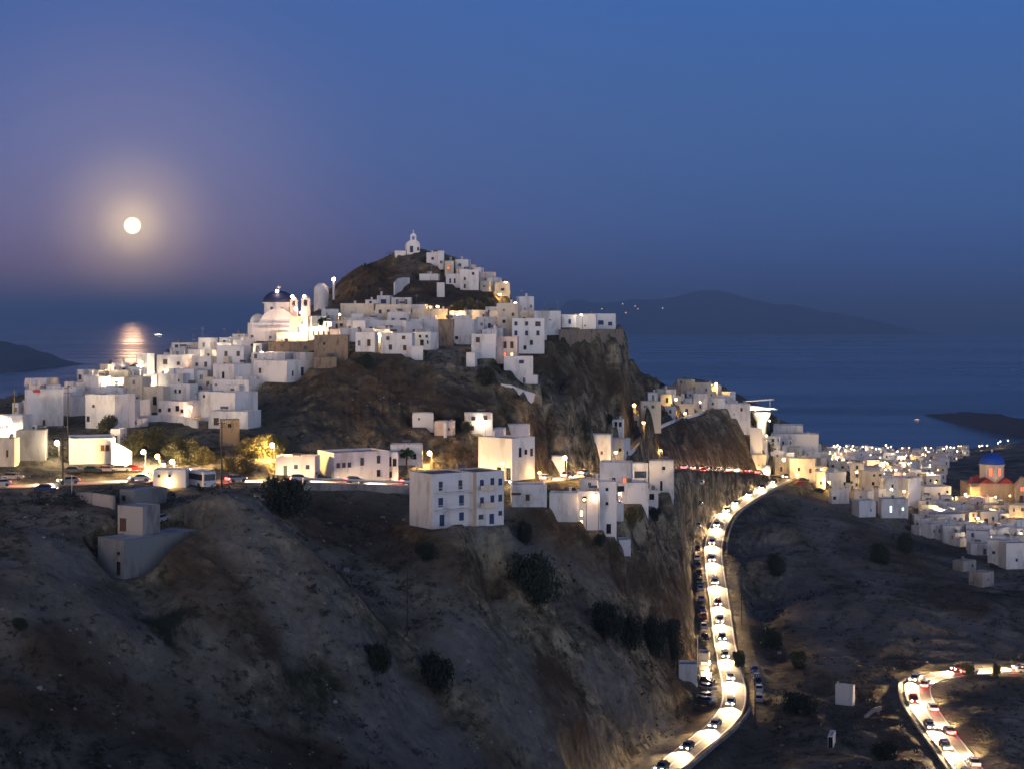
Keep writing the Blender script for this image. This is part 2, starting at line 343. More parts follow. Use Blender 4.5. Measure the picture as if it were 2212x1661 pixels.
def ground_mat():
    m, nt, b = newmat('dry_hillside'); geo = node(nt, 'ShaderNodeNewGeometry')
    def noise(s, d, off=0, r=.6, dist=0):
        mp = node(nt, 'ShaderNodeMapping'); mp.inputs['Location'].default_value = (off, off, off)
        link(nt, geo.outputs['Position'], mp.inputs['Vector'])
        n_ = node(nt, 'ShaderNodeTexNoise'); n_.inputs['Scale'].default_value = s; n_.inputs['Detail'].default_value = d
        n_.inputs['Roughness'].default_value = r; n_.inputs['Distortion'].default_value = dist
        link(nt, mp.outputs['Vector'], n_.inputs['Vector']); return n_.outputs['Fac']
    soil = ramp(nt, [(.34, g3(.068, .060, .043)), (.5, g3(.160, .140, .102)), (.66, g3(.31, .28, .215))])
    link(nt, noise(.035, 9, 0, .7), soil.inputs['Fac'])
    rock = ramp(nt, [(.37, g3(.038, .034, .021)), (.5, g3(.190, .155, .095)), (.61, g3(.44, .37, .24))])
    link(nt, noise(.16, 9, 31, .72, .6), rock.inputs['Fac'])
    scrub = ramp(nt, [(.2, g3(.022, .028, .016)), (.8, g3(.055, .06, .03))]); link(nt, noise(.9, 4, 7), scrub.inputs['Fac'])
    def mix(f, a, c):
        x = node(nt, 'ShaderNodeMix', data_type='RGBA'); link(nt, f, x.inputs[0]); link(nt, a, x.inputs[6]); link(nt, c, x.inputs[7]); return x.outputs[2]
    sep = node(nt, 'ShaderNodeSeparateXYZ'); link(nt, geo.outputs['True Normal'], sep.inputs[0])
    st = node(nt, 'ShaderNodeMapRange'); st.inputs[1].default_value = .80; st.inputs[2].default_value = .52; link(nt, sep.outputs['Z'], st.inputs[0])
    c1 = mix(st.outputs[0], soil.outputs['Color'], rock.outputs['Color'])
    f2 = ramp(nt, [(.55, g3(0)), (.66, g3(1))]); link(nt, noise(.055, 8, 90, .72, .5), f2.inputs['Fac'])
    c2 = mix(f2.outputs['Color'], c1, scrub.outputs['Color'])
    f3 = ramp(nt, [(.54, g3(0)), (.62, g3(.85))]); link(nt, noise(.5, 6, 140, .7), f3.inputs['Fac'])
    c3 = mix(f3.outputs['Color'], c2, scrub.outputs['Color'])
    f4 = ramp(nt, [(.66, g3(0)), (.72, g3(.8))]); link(nt, noise(.7, 5, 240, .7), f4.inputs['Fac'])
    pale = node(nt, 'ShaderNodeRGB'); pale.outputs[0].default_value = g3(.30, .27, .24)
    c4 = mix(f4.outputs['Color'], c3, pale.outputs[0])
    def attr(nm, col, gain, off):
        at = node(nt, 'ShaderNodeAttribute', attribute_name=nm); mm = node(nt, 'ShaderNodeMath', operation='MULTIPLY_ADD'); link(nt, noise(.09, 7, off, .7), mm.inputs[0]); mm.inputs[1].default_value = 1.5; mm.inputs[2].default_value = -.30
        m2 = node(nt, 'ShaderNodeMath', operation='MULTIPLY', use_clamp=True); link(nt, at.outputs['Fac'], m2.inputs[0]); link(nt, mm.outputs[0], m2.inputs[1])
        m3 = node(nt, 'ShaderNodeMath', operation='MULTIPLY', use_clamp=True); link(nt, m2.outputs[0], m3.inputs[0]); m3.inputs[1].default_value = gain
        cr = ramp(nt, [(.35, tuple(q*.7 for q in col[:3])+(1,)), (.65, col)]); link(nt, noise(.6, 6, off+9, .7), cr.inputs['Fac']); return m3.outputs[0], cr.outputs['Color']
    f_, cc = attr('scree', g3(.27, .26, .225), 1.3, 300); c4 = mix(f_, c4, cc)
    f_, cc = attr('heath', g3(.095, .062, .034), 1.4, 400); c4 = mix(f_, c4, cc)
    link(nt, c4, b.inputs['Base Color']); b.inputs['Roughness'].default_value = .95; b.inputs['Specular IOR Level'].default_value = .1
    bp = node(nt, 'ShaderNodeBump'); bp.inputs['Strength'].default_value = .7; bp.inputs['Distance'].default_value = 1.0
    link(nt, noise(.8, 8, 3, .75), bp.inputs['Height'])
    vo = node(nt, 'ShaderNodeTexVoronoi', feature='F1'); vo.inputs['Scale'].default_value = .30; vm = node(nt, 'ShaderNodeVectorMath', operation='MULTIPLY_ADD'); nv = node(nt, 'ShaderNodeTexNoise'); nv.inputs['Scale'].default_value = .2; nv.inputs['Detail'].default_value = 5
    link(nt, geo.outputs['Position'], nv.inputs['Vector']); link(nt, nv.outputs['Color'], vm.inputs[0]); vm.inputs[1].default_value = (6, 6, 6); link(nt, geo.outputs['Position'], vm.inputs[2]); link(nt, vm.outputs[0], vo.inputs['Vector'])
    b2 = node(nt, 'ShaderNodeBump'); b2.inputs['Distance'].default_value = 1.6; ms = node(nt, 'ShaderNodeMath', operation='MULTIPLY'); link(nt, st.outputs[0], ms.inputs[0]); ms.inputs[1].default_value = .9; link(nt, ms.outputs[0], b2.inputs['Strength'])
    link(nt, vo.outputs['Distance'], b2.inputs['Height']); link(nt, bp.outputs['Normal'], b2.inputs['Normal']); link(nt, b2.outputs['Normal'], b.inputs['Normal'])
    return m
GM = ground_mat()
def pad(fc, W, dep, ang, z, marg=.5, fall=2.2, up=3.5):
    ca_, sa_ = math.cos(ang), math.sin(ang); R_ = W+dep+6
    i0, i1 = np.searchsorted(YV, fc.y-R_), np.searchsorted(YV, fc.y+R_)
    j0, j1 = np.searchsorted(AX, fc.x/fc.y-R_/fc.y*1.1), np.searchsorted(AX, fc.x/fc.y+R_/fc.y*1.1)
    if i1 <= i0 or j1 <= j0: return
    dx = XX[i0:i1, j0:j1]-fc.x; dy = YY[i0:i1, j0:j1]-fc.y; lx = dx*ca_+dy*sa_; ly = -dx*sa_+dy*ca_
    d_ = np.hypot(np.maximum(np.abs(lx)-W/2, 0), np.maximum(np.abs(ly-dep/2)-dep/2, 0)); f = 1-sm(d_, marg, marg+fall)
    T_ = TZ[i0:i1, j0:j1]; f = f*(1-fm[i0:i1, j0:j1]); TZ[i0:i1, j0:j1] = np.minimum(T_*(1-f)+(z-.06)*f, T_+up)

# sea
def sea_mat():
    m, nt, b = newmat('sea_water'); geo = node(nt, 'ShaderNodeNewGeometry')
    b.inputs['Base Color'].default_value = g3(.075, .115, .155); b.inputs['Roughness'].default_value = .24; b.inputs['IOR'].default_value = 1.33
    n1 = node(nt, 'ShaderNodeTexNoise'); n1.inputs['Scale'].default_value = .02; n1.inputs['Detail'].default_value = 8; n1.inputs['Roughness'].default_value = .7
    mp = node(nt, 'ShaderNodeMapping'); mp.inputs['Scale'].default_value = (1, .5, 1)
    link(nt, geo.outputs['Position'], mp.inputs['Vector']); link(nt, mp.outputs['Vector'], n1.inputs['Vector'])
    n3 = node(nt, 'ShaderNodeTexNoise'); n3.inputs['Scale'].default_value = .0012; n3.inputs['Detail'].default_value = 6; n3.inputs['Distortion'].default_value = 1.5
    mp3 = node(nt, 'ShaderNodeMapping'); mp3.inputs['Scale'].default_value = (.25, 1, 1); link(nt, geo.outputs['Position'], mp3.inputs['Vector']); link(nt, mp3.outputs['Vector'], n3.inputs['Vector'])
    mr = node(nt, 'ShaderNodeMapRange'); mr.inputs[1].default_value = .3; mr.inputs[2].default_value = .7; mr.inputs[3].default_value = .16; mr.inputs[4].default_value = .36; link(nt, n3.outputs['Fac'], mr.inputs[0]); link(nt, mr.outputs[0], b.inputs['Roughness'])
    bp = node(nt, 'ShaderNodeBump'); bp.inputs['Strength'].default_value = .15; bp.inputs['Distance'].default_value = 6
    link(nt, n1.outputs['Fac'], bp.inputs['Height']); link(nt, bp.outputs['Normal'], b.inputs['Normal'])
    return m
SEAM = sea_mat()
MB().add([(-60000, 1200, 0), (60000, 1200, 0), (60000, 99000, 0), (-60000, 99000, 0)], [(0, 1, 2, 3)]).build('sea', SEAM)
tag(bpy.data.objects['sea'], kind='structure')

# far islands and headlands: outline in the picture, distance, turned into real relief
def island(name, D, prof, depth, col, rough_amp=.08, seed=0, D1=None):
    us = np.linspace(prof[0][0], prof[-1][0], 240); pv = np.interp(us, [p[0] for p in prof], [p[1] for p in prof])
    Dr = np.linspace(D, D1 or D, 240); base = np.maximum(0, CAMZ+(HZ-pv)/F*Dr); base = np.convolve(np.pad(base, 3, 'edge'), np.ones(7)/7, 'valid')
    ts = np.linspace(-1, 1, 61); U, T = np.meshgrid(us, ts)
    Y = Dr[None]+T*depth*.5; X = (U-CU)/F*Dr[None]+T*0
    prof_t = np.clip(1-np.abs(T)**1.3, 0, 1)
    nz = vn(X/(depth*.1)+seed, Y/(depth*.1))-.5+.6*(vn(X/(depth*.04)+seed, Y/(depth*.04))-.5)
    B = np.tile(base, (61, 1)); Zv = B*prof_t*(1+rough_amp*9*nz*(1-prof_t))+B.max()*rough_amp*.7*nz*prof_t*np.sqrt(B/B.max())-3
    m = flat(name+'_rock', col, .95); o = mesh_grid(name, X, Y, Zv, m); return o
island('far_island', 22000, [(1180,719),(1200,690),(1221,650),(1255,647),(1275,652),(1300,654),(1340,650),(1365,644),(1390,648),(1420,649),(1460,643),(1490,634),(1520,628),(1550,628),(1575,634),(1600,643),(1640,652),(1680,660),(1705,659),(1740,664),(1780,674),(1810,678),(1840,684),(1870,693),(1900,719)], 7000, g3(.07, .09, .10))
island('headland', 6300, [(-300,760),(-120,735),(-20,733),(10,736),(40,747),(66,761),(84,769),(94,778),(101,796)], 1400, g3(.05, .05, .04), seed=5)
island('low_headland', 3120, [(2042,914),(2060,908),(2080,900),(2105,893),(2130,889),(2160,890),(2190,897),(2240,903),(2400,900)], 760, g3(.05, .045, .035), seed=9, D1=2350)

# ------------------------------------------------------------------ sky, moon, air
MOON = (pt(286, 488, 1)-Vector((0, 0, CAMZ))).normalized()
w = bpy.data.worlds.new('World'); S.world = w; w.use_nodes = True; nt = w.node_tree
bg = nt.nodes['Background']; tc = node(nt, 'ShaderNodeTexCoord'); sep = node(nt, 'ShaderNodeSeparateXYZ')
link(nt, tc.outputs['Generated'], sep.inputs[0])
def wmix(f, a, c, blend='MIX'):
    x = node(nt, 'ShaderNodeMix', data_type='RGBA', blend_type=blend)
    for s_, i in ((f, 0), (a, 6), (c, 7)):
        if hasattr(s_, 'node'): link(nt, s_, x.inputs[i])
        else: x.inputs[i].default_value = s_
    return x.outputs[2]
def mrange(s_, a, c, smooth=True):
    r = node(nt, 'ShaderNodeMapRange'); r.inputs[1].default_value = a; r.inputs[2].default_value = c
    if smooth: r.interpolation_type = 'SMOOTHSTEP'
    link(nt, s_, r.inputs[0]); return r.outputs[0]
rl = ramp(nt, [(0, lin(48,60,106)), (.010, lin(54,62,110)), (.032, lin(78,78,132)), (.05, lin(78,87,144)), (.10, lin(68,95,157)), (.20, lin(58,94,161)), (.5, lin(30,50,110)), (1, lin(18,32,80))])
rr = ramp(nt, [(0, lin(42,72,124)), (.02, lin(46,78,134)), (.06, lin(56,91,149)), (.12, lin(62,98,157)), (.20, lin(56,101,170)), (.5, lin(26,55,115)), (1, lin(18,32,80))])
link(nt, sep.outputs['Z'], rl.inputs[0]); link(nt, sep.outputs['Z'], rr.inputs[0])
front = wmix(mrange(sep.outputs['X'], -.30, .14), rl.outputs[0], rr.outputs[0])
def halo(deg, col, gain, pw):
    d = node(nt, 'ShaderNodeVectorMath', operation='DOT_PRODUCT'); link(nt, tc.outputs['Generated'], d.inputs[0]); d.inputs[1].default_value = MOON
    m_ = mrange(d.outputs['Value'], math.cos(math.radians(deg)), 1.0, False)
    p_ = node(nt, 'ShaderNodeMath', operation='POWER'); link(nt, m_, p_.inputs[0]); p_.inputs[1].default_value = pw
    v_ = node(nt, 'ShaderNodeVectorMath', operation='SCALE'); v_.inputs[0].default_value = tuple(c*gain for c in col); link(nt, p_.outputs[0], v_.inputs['Scale']); return v_.outputs[0]
front = wmix(1.0, front, halo(10.5, (.24, .145, .075), .50, 3.0), 'ADD')
front = wmix(1.0, front, halo(3.8, (.44, .31, .12), .80, 3.3), 'ADD')
front = wmix(1.0, front, halo(1.6, (1, .72, .34), .45, 3.0), 'ADD')
# the evening afterglow behind the camera
wl = ramp(nt, [(0, g3(3.1, 2.2, 1.6)), (.12, g3(2.8, 2.0, 1.5)), (.35, g3(.66, .62, .66)), (.8, g3(.05, .08, .19)), (1, g3(.03, .055, .15))])
w2 = ramp(nt, [(0, g3(1.25, 1.30, 1.60)), (.12, g3(1.15, 1.25, 1.6)), (.35, g3(.22, .29, .48)), (.8, g3(.05, .08, .20)), (1, g3(.03, .055, .15))])
link(nt, sep.outputs['Z'], wl.inputs[0]); link(nt, sep.outputs['Z'], w2.inputs[0])
west = wmix(mrange(sep.outputs['X'], -.80, .10), wl.outputs[0], w2.outputs[0])
wy_ = node(nt, 'ShaderNodeMath', operation='MULTIPLY'); wy_.inputs[1].default_value = -1; link(nt, sep.outputs['Y'], wy_.inputs[0])
sky = wmix(mrange(wy_.outputs[0], -.1, .75), front, west)
ns = node(nt, 'ShaderNodeTexSky', sky_type='NISHITA', sun_disc=False); ns.sun_elevation = math.radians(3.3); ns.sun_rotation = math.atan2(MOON.x, MOON.y); ns.sun_intensity = .02
nsv = node(nt, 'ShaderNodeVectorMath', operation='SCALE'); link(nt, ns.outputs[0], nsv.inputs[0]); nsv.inputs['Scale'].default_value = .0012
link(nt, wmix(1.0, sky, nsv.outputs[0], 'ADD'), bg.inputs['Color']); bg.inputs['Strength'].default_value = 1.0

moonm = emit('moon_surface', (1, .88, .62, 1), 2.1)
mo = MB(); mo.lathe([(math.sin(math.pi*i/24)*1+.0001, -math.cos(math.pi*i/24)) for i in range(25)], n=48)
DM = 110000
o = mo.build('moon', moonm, smooth=True); o.location = pt(286, 488, DM); o.scale = (18.0/F*DM,)*3
tag(o, 'round full moon glowing pale yellow in the dusk sky over the sea', 'moon')
sl = bpy.data.lights.new('moonlight', 'SUN'); sl.energy = .05; sl.angle = math.radians(.5); sl.color = (1, .56, .30)
so = bpy.data.objects.new('moonlight', sl); C.objects.link(so); so.rotation_euler = MOON.to_track_quat('Z', 'Y').to_euler()

HAZE = True
if HAZE:
    hm = bpy.data.materials.new('sea_haze'); hm.use_nodes = True; t = hm.node_tree; t.nodes.clear()
    out = t.nodes.new('ShaderNodeOutputMaterial'); pv = t.nodes.new('ShaderNodeVolumePrincipled')
    pv.inputs['Color'].default_value = g3(.33, .54, .86); pv.inputs['Density'].default_value = 7.5e-5; pv.inputs['Anisotropy'].default_value = 0.0
    t.links.new(pv.outputs[0], out.inputs['Volume'])
    hz = MB().box(-70000, 70000, -300, 100500, -17, 575).build('haze', hm); tag(hz, kind='stuff')
    hz.visible_shadow = True

# ------------------------------------------------------------------ lamps
LIGHTS = []
def point(loc, energy, color, r=.25, name='bulb_light', parent=None):
    l = bpy.data.lights.new(name, 'POINT'); l.energy = energy; l.color = color; l.shadow_soft_size = r
    o = bpy.data.objects.new(name, l); C.objects.link(o); o.location = loc
    if parent is not None: o.parent = parent
    return o
COL = {'y': (1, .60, .20), 'w': (1, .78, .50), 'p': (1, .66, .44), 'o': (1, .42, .14)}
LM = {'y': 'lampwarm', 'w': 'lampwhite', 'p': 'lamppink', 'o': 'lampwarm'}
def globe_mesh(r, mat):
    m = MB(); m.lathe([(r*math.sin(math.pi*i/8)+.001, -r*math.cos(math.pi*i/8)) for i in range(9)], n=10); return m.mesh('lamp_globe', M[mat])
GL = {}
def street_lamp(u, v, vb, E, c, label, r=.42, group='street lamps lit in the town', dy=0.0, halo=1.0):
    D = hit(u, vb)
    if D is None: return
    D -= dy
    base = pt(u, vb, D); zg = height(base.x, base.y); base.z = zg
    head = pt(u, v, D); h = max(head.z-zg, 1.2)
    t = thing('street_lamp', label, 'street lamp', base, 0, group)
    m = MB(); m.tube((.45, 0, -.6), (.45, 0, h+.25), .09, .06); m.tube((.45, 0, h+.2), (0, 0, h+.35), .05); m.build('pole', M['metal'], t)
    m = MB(); m.lathe([(.34, 0), (.30, .14), (.1, .26)], n=10); hd = m.build('lamp_hood', M['metal'], t); hd.location = (0, 0, h+.12)
    key = (round(r, 2), LM[c])
    if key not in GL: GL[key] = globe_mesh(r, LM[c])
    obj('lamp_globe', GL[key], t, (0, 0, h-.05))
    point((0, -.35-r, h-.25), E, COL[c], .3, parent=t)
    return t

# ------------------------------------------------------------------ houses
WCACHE = {}
def window_mesh(w, h, style):
    w = round(w*5)/5; h = round(h*5)/5; k = (w, h, style)
    if k in WCACHE: return WCACHE[k]
    m = MB(); f = .10
    fr = {'b': 'bluesh', 'd': 'white2', 'w': 'wood', 'g': 'green', 'l': 'wood', 'r': 'wood', 'B': 'dark', 'G': 'white'}[style]
    pn = {'b': 'bluesh', 'd': 'glass', 'w': 'wood', 'g': 'green', 'l': 'litwarm', 'r': 'litred', 'B': 'glass', 'G': 'litgreen'}[style]
    m.box(-w/2, -w/2+f, -.09, .02, 0, h); m.box(w/2-f, w/2, -.09, .02, 0, h)
    m.box(-w/2+f, w/2-f, -.09, .02, h-f, h); m.box(-w/2-.05, w/2+.05, -.16, .02, -.08, 0)
    m.box(-w/2+f, w/2-f, -.04, .01, 0, h-f, 1)
    if w > .7: m.box(-.035, .035, -.075, -.045, 0, h-f)
    WCACHE[k] = m.mesh('window', [M[fr], M[pn]]); return WCACHE[k]
def put_window(parent, x, z, w, h, style='d', face='F', W=0, Dp=0, nm='window'):
    o = obj(nm, window_mesh(w, h, style), parent)
    if face == 'F': o.location = (x, -.003, z)
    elif face == 'L': o.location = (-W/2-.003, x, z); o.rotation_euler = (0, 0, -math.pi/2)
    elif face == 'R': o.location = (W/2+.003, x, z); o.rotation_euler = (0, 0, math.pi/2)
    return o
WORDS = ['no', 'one', 'two', 'three', 'four', 'five', 'six', 'seven', 'eight', 'nine', 'ten']
ONE = 'first second third fourth fifth sixth seventh eighth ninth tenth eleventh twelfth thirteenth fourteenth fifteenth sixteenth seventeenth eighteenth nineteenth'.split()
ORD = ONE[:]
for t_, u_ in (('twent', 'twenty'), ('thirt', 'thirty'), ('fort', 'forty'), ('fift', 'fifty'), ('sixt', 'sixty'), ('sevent', 'seventy'), ('eight', 'eighty'), ('ninet', 'ninety')): ORD += [t_+'ieth']+[u_+'-'+x for x in ONE[:9]]
CN = {'white': 'white', 'white2': 'greyish white', 'cream': 'cream', 'pink': 'pinkish', 'ochre': 'ochre', 'grey': 'grey', 'concrete': 'dark concrete', 'concrete_pale': 'pale concrete', 'stone': 'brown stone'}
def house(u0, u1, vt, vb, mat='white', c=None, th=24, d=None, wins=None, D=None, label=None, zone=None, nm='house', roof='roofgrey', extra=None, cat='house', zi=0, par=.45, group=None, rnd=None, dmin=120, dmax=3400):
    rnd = rnd or random.Random(int(u0*31+vt*17+vb))
    Dd = D if D else hit((u0+u1)/2 if c is None else (c if True else 0), vb, dmin, dmax)
    if Dd is None: return None
    s = Dd/F; H = max(1.6, (vb-vt)*s)
    if c is None:
        ang = math.radians(rnd.uniform(-30, -8) if u0 < 560 and vb < 930 else rnd.uniform(-24, 24) if u0 > 1640 else rnd.uniform(-10, 10)); W = (u1-u0)*s; dep = d or min(max(4.5, W*.7), 9)
        if ang > 0: W = max(W-dep*abs(math.sin(ang)), W*.5)/math.cos(ang)
        else: W = max(W-dep*abs(math.sin(ang)), W*.5)/math.cos(ang)
        side = None; fc = pt((u0+u1)/2, vb, Dd)
    else:
        a = math.radians(th)
        if (c-u0) < (u1-c) or th < 0 and False: pass
        side = 'R' if (c-u0) >= (u1-c) else 'L'
        if th < 0: side = 'L' if side == 'R' else 'R'; a = -a
        a = abs(a)
        if side == 'R': W = (c-u0)*s/math.cos(a); dep = (u1-c)*s/math.sin(a); ang = -a
        else: W = (u1-c)*s/math.cos(a); dep = (c-u0)*s/math.sin(a); ang = a
        if d: dep = d
        k = pt(c, vb, Dd)
        fx = -W/2 if side == 'R' else W/2
        fc = k+Vector((fx*math.cos(ang), fx*math.sin(ang), 0))
    pad(fc, W, dep, ang, fc.z)
    # ground under the corners
    ca_, sa_ = math.cos(ang), math.sin(ang)
    zmin = min(height(fc.x+x*ca_-y*sa_, fc.y+x*sa_+y*ca_) for x in (-W/2, W/2) for y in (0, dep*.5, dep))
    low = min(-1.2, zmin-fc.z-.8); low = max(low, -6)
    t = thing(nm, 'x', cat, fc, ang, group)
    m = MB(); e = .28; p = par if H > 2 else .2
    rim = [(-W/2, 0), (W/2, 0), (W/2, dep), (-W/2, dep)]
    m.box(-W/2, W/2, 0, dep, low, H-p)
    m.box(-W/2, W/2, 0, e, H-p+.002, H); m.box(-W/2, W/2, dep-e, dep, H-p+.002, H)
    m.box(-W/2, -W/2+e, e, dep-e, H-p+.002, H); m.box(W/2-e, W/2, e, dep-e, H-p+.002, H)
    m.build('wall', M[mat], t)
    if W > 1.2 and dep > 1.2:
        MB().box(-W/2+e+.003, W/2-e-.003, e+.003, dep-e-.003, H-p-.02, H-p+.06).build('roof', M[roof], t)
    if rnd.random() < .35 and W > 3 and extra != 'none':
        x = rnd.uniform(-W/2+.6, W/2-.6); y = rnd.uniform(.6, dep-.6); hh = rnd.uniform(.5, 1.1)
        mm = MB(); mm.box(x-.28, x+.28, y-.28, y+.28, H-p+.065, H+hh); mm.box(x-.36, x+.36, y-.36, y+.36, H+hh+.003, H+hh+.12); mm.build('chimney', M[mat], t)
    if rnd.random() < .30 and W > 3 and dep > 3 and extra != 'none':
        x = rnd.uniform(-W/2+.8, W/2-.8); y = rnd.uniform(1, dep-1); m = MB(); z_ = H-p+.07
        if rnd.random() < .5:
            m.lathe([(.42, .35), (.45, .4), (.45, 1.15), (.2, 1.3)], n=10); m.box(-.35, .35, -.35, .35, 0, .35); q = m.build('water_tank', M['metal'], t)
        else:
            m.prism([(-.8, 0), (.8, 0), (.8, .1), (-.8, .1)], -.5, .5); m.tube((-.9, .5, 1.0), (.9, .5, 1.0), .28, n=8); m.box(-.7, -.6, .4, .5, .1, .8); m.box(.6, .7, .4, .5, .1, .8); q = m.build('water_heater', M['metal'], t)
        q.location = (x, y, z_)
    if rnd.random() < .30 and W > 2.5 and extra != 'none':
        x = rnd.uniform(-W/2+.3, W/2-.3); hh = rnd.uniform(1.8, 3.2); m = MB(); m.tube((0, 0, 0), (0, 0, hh), .045, n=5); m.box(-.6, .6, -.03, .03, hh-.5, hh-.44); m.box(-.4, .4, -.03, .03, hh-.25, hh-.2); q = m.build('roof_aerial', M['metal'], t); q.location = (x, .14, H-.02)
    nw = 0
    if wins is None:
        st = max(1, round(H/3.1)); hs = H/st; n_ = max(1, int(W/2.6)); style = rnd.choice(['d', 'd', 'd', 'b', 'w', 'B'])
        wins = []
        for j in range(st):
            for i in range(n_):
                if rnd.random() < (.62 if W > 3 else .8):
                    x = (i+.5)/n_+rnd.uniform(-.05, .05)
                    if j == 0 and rnd.random() < .3 and H > 2.5: wins.append(('F', x, .05/st, .95, min(2.1, hs*.75), style))
                    else: wins.append(('F', x, (j+rnd.uniform(.32, .42))/st, rnd.choice([.75, .9, 1.0]), min(rnd.choice([.9, 1.1, 1.3]), hs*.45), style))
        if side and dep > 3 and rnd.random() < .7: wins.append((side, rnd.uniform(.3, .7), .4, .8, min(1.1, H*.4), style))
    for q in wins:
        f_, x, z, ww, hh, st_ = q
        dr = z*H < .35 and hh > 1.5
        if f_ == 'F': put_window(t, (x-.5)*W, z*H+.0, ww, hh, st_, nm='door' if dr else 'window')
        else: put_window(t, x*dep, z*H, ww, hh, st_, f_, W, dep, nm='door' if dr else 'window')
        nw += 1
    t['_z'] = 0
    del t['_z']
    if label: t['label'] = label
    else: ZONES.setdefault(zone, []).append((u0, t, W, H, mat, nw))
    if extra == 'stair':
        mm = MB()
        for k in range(8): mm.box(W/2+.003, W/2+1.1, .3+k*.32, .3+(k+1)*.32, low, H*(k+1)/9)
        mm.build('stair', M[mat], t)
    HOUSES.append((fc, W, H, dep, ang, t))
    return t
ZONES = {}; HOUSES = []
def merge_small(keep):
    hs = [h for h in HOUSES if h[5]['category'] in ('house', 'apartment house', 'hut', 'kiosk')]
    hs.sort(key=lambda h: -(h[1]+h[3]*.4)*h[2]/h[0].y**2)
    small = hs[keep:]; ids = {h[5].name for h in small}
    V = []; Fc = []; MI = []; mats = []
    for h in small:
        t = h[5]; Mt = Matrix.Translation(h[0]) @ Matrix.Rotation(h[4], 4, 'Z')
        for ch in list(t.children):
            if ch.type == 'MESH':
                mm = Mt @ Matrix.LocRotScale(ch.location, ch.rotation_euler, ch.scale); b0 = len(V); me = ch.data
                V += [tuple(mm @ v.co) for v in me.vertices]
                for p in me.polygons:
                    mt = me.materials[p.material_index]
                    if mt not in mats: mats.append(mt)
                    Fc.append(tuple(b0+i for i in p.vertices)); MI.append(mats.index(mt))
            bpy.data.objects.remove(ch)
    for z in ZONES: ZONES[z] = [q for q in ZONES[z] if q[1].name not in ids]
    for h in small: bpy.data.objects.remove(h[5])
    me = bpy.data.meshes.new('distant_houses'); me.from_pydata(V, [], Fc)
    for mt in mats: me.materials.append(mt)
    me.polygons.foreach_set('material_index', MI); me.update()
    tag(obj('distant_houses', me), 'mass of the smallest far houses crowding the valley and harbour', 'houses', None, 'stuff')
def label_zones():
    for z, L in ZONES.items():
        if not L: continue
        L.sort(key=lambda q: q[0])
        for i, (u, t, W, H, mat, nw) in enumerate(L):
            sz = 'tall narrow' if H > W*1.25 else 'long low' if W > 2.8*H else 'large' if W*H > 60 else 'small' if W*H < 18 else 'box-shaped'
            wn = {0: 'blank'}.get(nw, '')
            if len(z.split()) > 7: sz = sz.split()[0]
            if len(z.split()) > 7 and mat == 'white2': mat = 'grey'
            t['label'] = ' '.join(f"{sz} {wn} {CN[mat]} house, {ORD[i] if i else 'leftmost'}{' from left' if i else ''} {z}".split())
            t['group'] = 'houses '+z
# rows: zone -> (u0,u1,vtop,vbase[,options])
T = {}
w = 'white'
T['in the row above the left road'] = [
 (-25,32,947,1007,dict(mat='cream',wins=[('F',.72,.35,.5,1.4,'w')])), (-30,52,897,948,dict(wins=[('F',.4,.45,.8,.9,'d'),('F',.55,.45,.8,.9,'d')])), (32,100,929,994,dict(mat='grey',wins=[])),
 (105,243,947,1002,dict(c=150,th=16,d=11,wins=[('F',.72,.5,.7,1.1,'w'),('F',.82,.5,.7,1.1,'w')])), (236,262,926,968,dict(wins=[('F',.5,.1,.8,2.4,'B')]))]
T['at the lower left end of the hill village'] = [
 (45,127,842,921,dict(c=60,th=28,wins=[('L',.5,.62,.8,1.3,'d'),('F',.45,.03,.6,1.2,'w')])), (127,170,836,862,{}), (126,168,857,898,dict(mat='white2',wins=[])), (166,266,852,925,dict(wins=[('F',.28,.62,.6,.6,'w'),('F',-0+.1,.2,.9,1.3,'B')])),
 (170,224,814,856,dict(wins=[])), (232,280,800,832,dict(mat='cream')), (258,313,864,909,{}), (260,314,815,866,dict(mat='cream')), (222,262,832,856,{}), (286,300,905,922,{}),
 (20,46,870,900,{}), (228,270,838,862,dict(mat='white2'))]
T['in the middle of the hill village, left side'] = [
 (290,330,764,808,dict(th=30,c=318,wins=[('F',.6,.5,.8,.9,'l'),('R',.5,.2,.7,.9,'l')],par=.8)), (328,402,767,797,dict(wins=[('F',.35,.35,1.1,1.3,'B'),('F',.88,.3,.7,.8,'w')])), (356,426,797,824,{}), (320,412,807,837,dict(mat='white2',wins=[('F',.85,.45,.5,.6,'w')])),
 (300,362,835,890,dict(mat='cream',wins=[('F',.58,.3,1.0,2.0,'B')])), (358,422,830,872,dict(c=410,wins=[('F',.35,.55,.6,.8,'B'),('F',.55,.55,.6,.8,'B')])), (318,420,866,900,dict(wins=[('F',.1,.3,.8,.9,'B'),('F',.45,.35,.8,.9,'B'),('F',.75,.4,1,1.2,'B'),('F',.92,.3,.7,.7,'B')])),
 (404,466,770,802,{}), (400,455,842,862,dict(mat='white2')), (360,406,752,772,dict(mat='white2')), (420,452,800,832,{})]
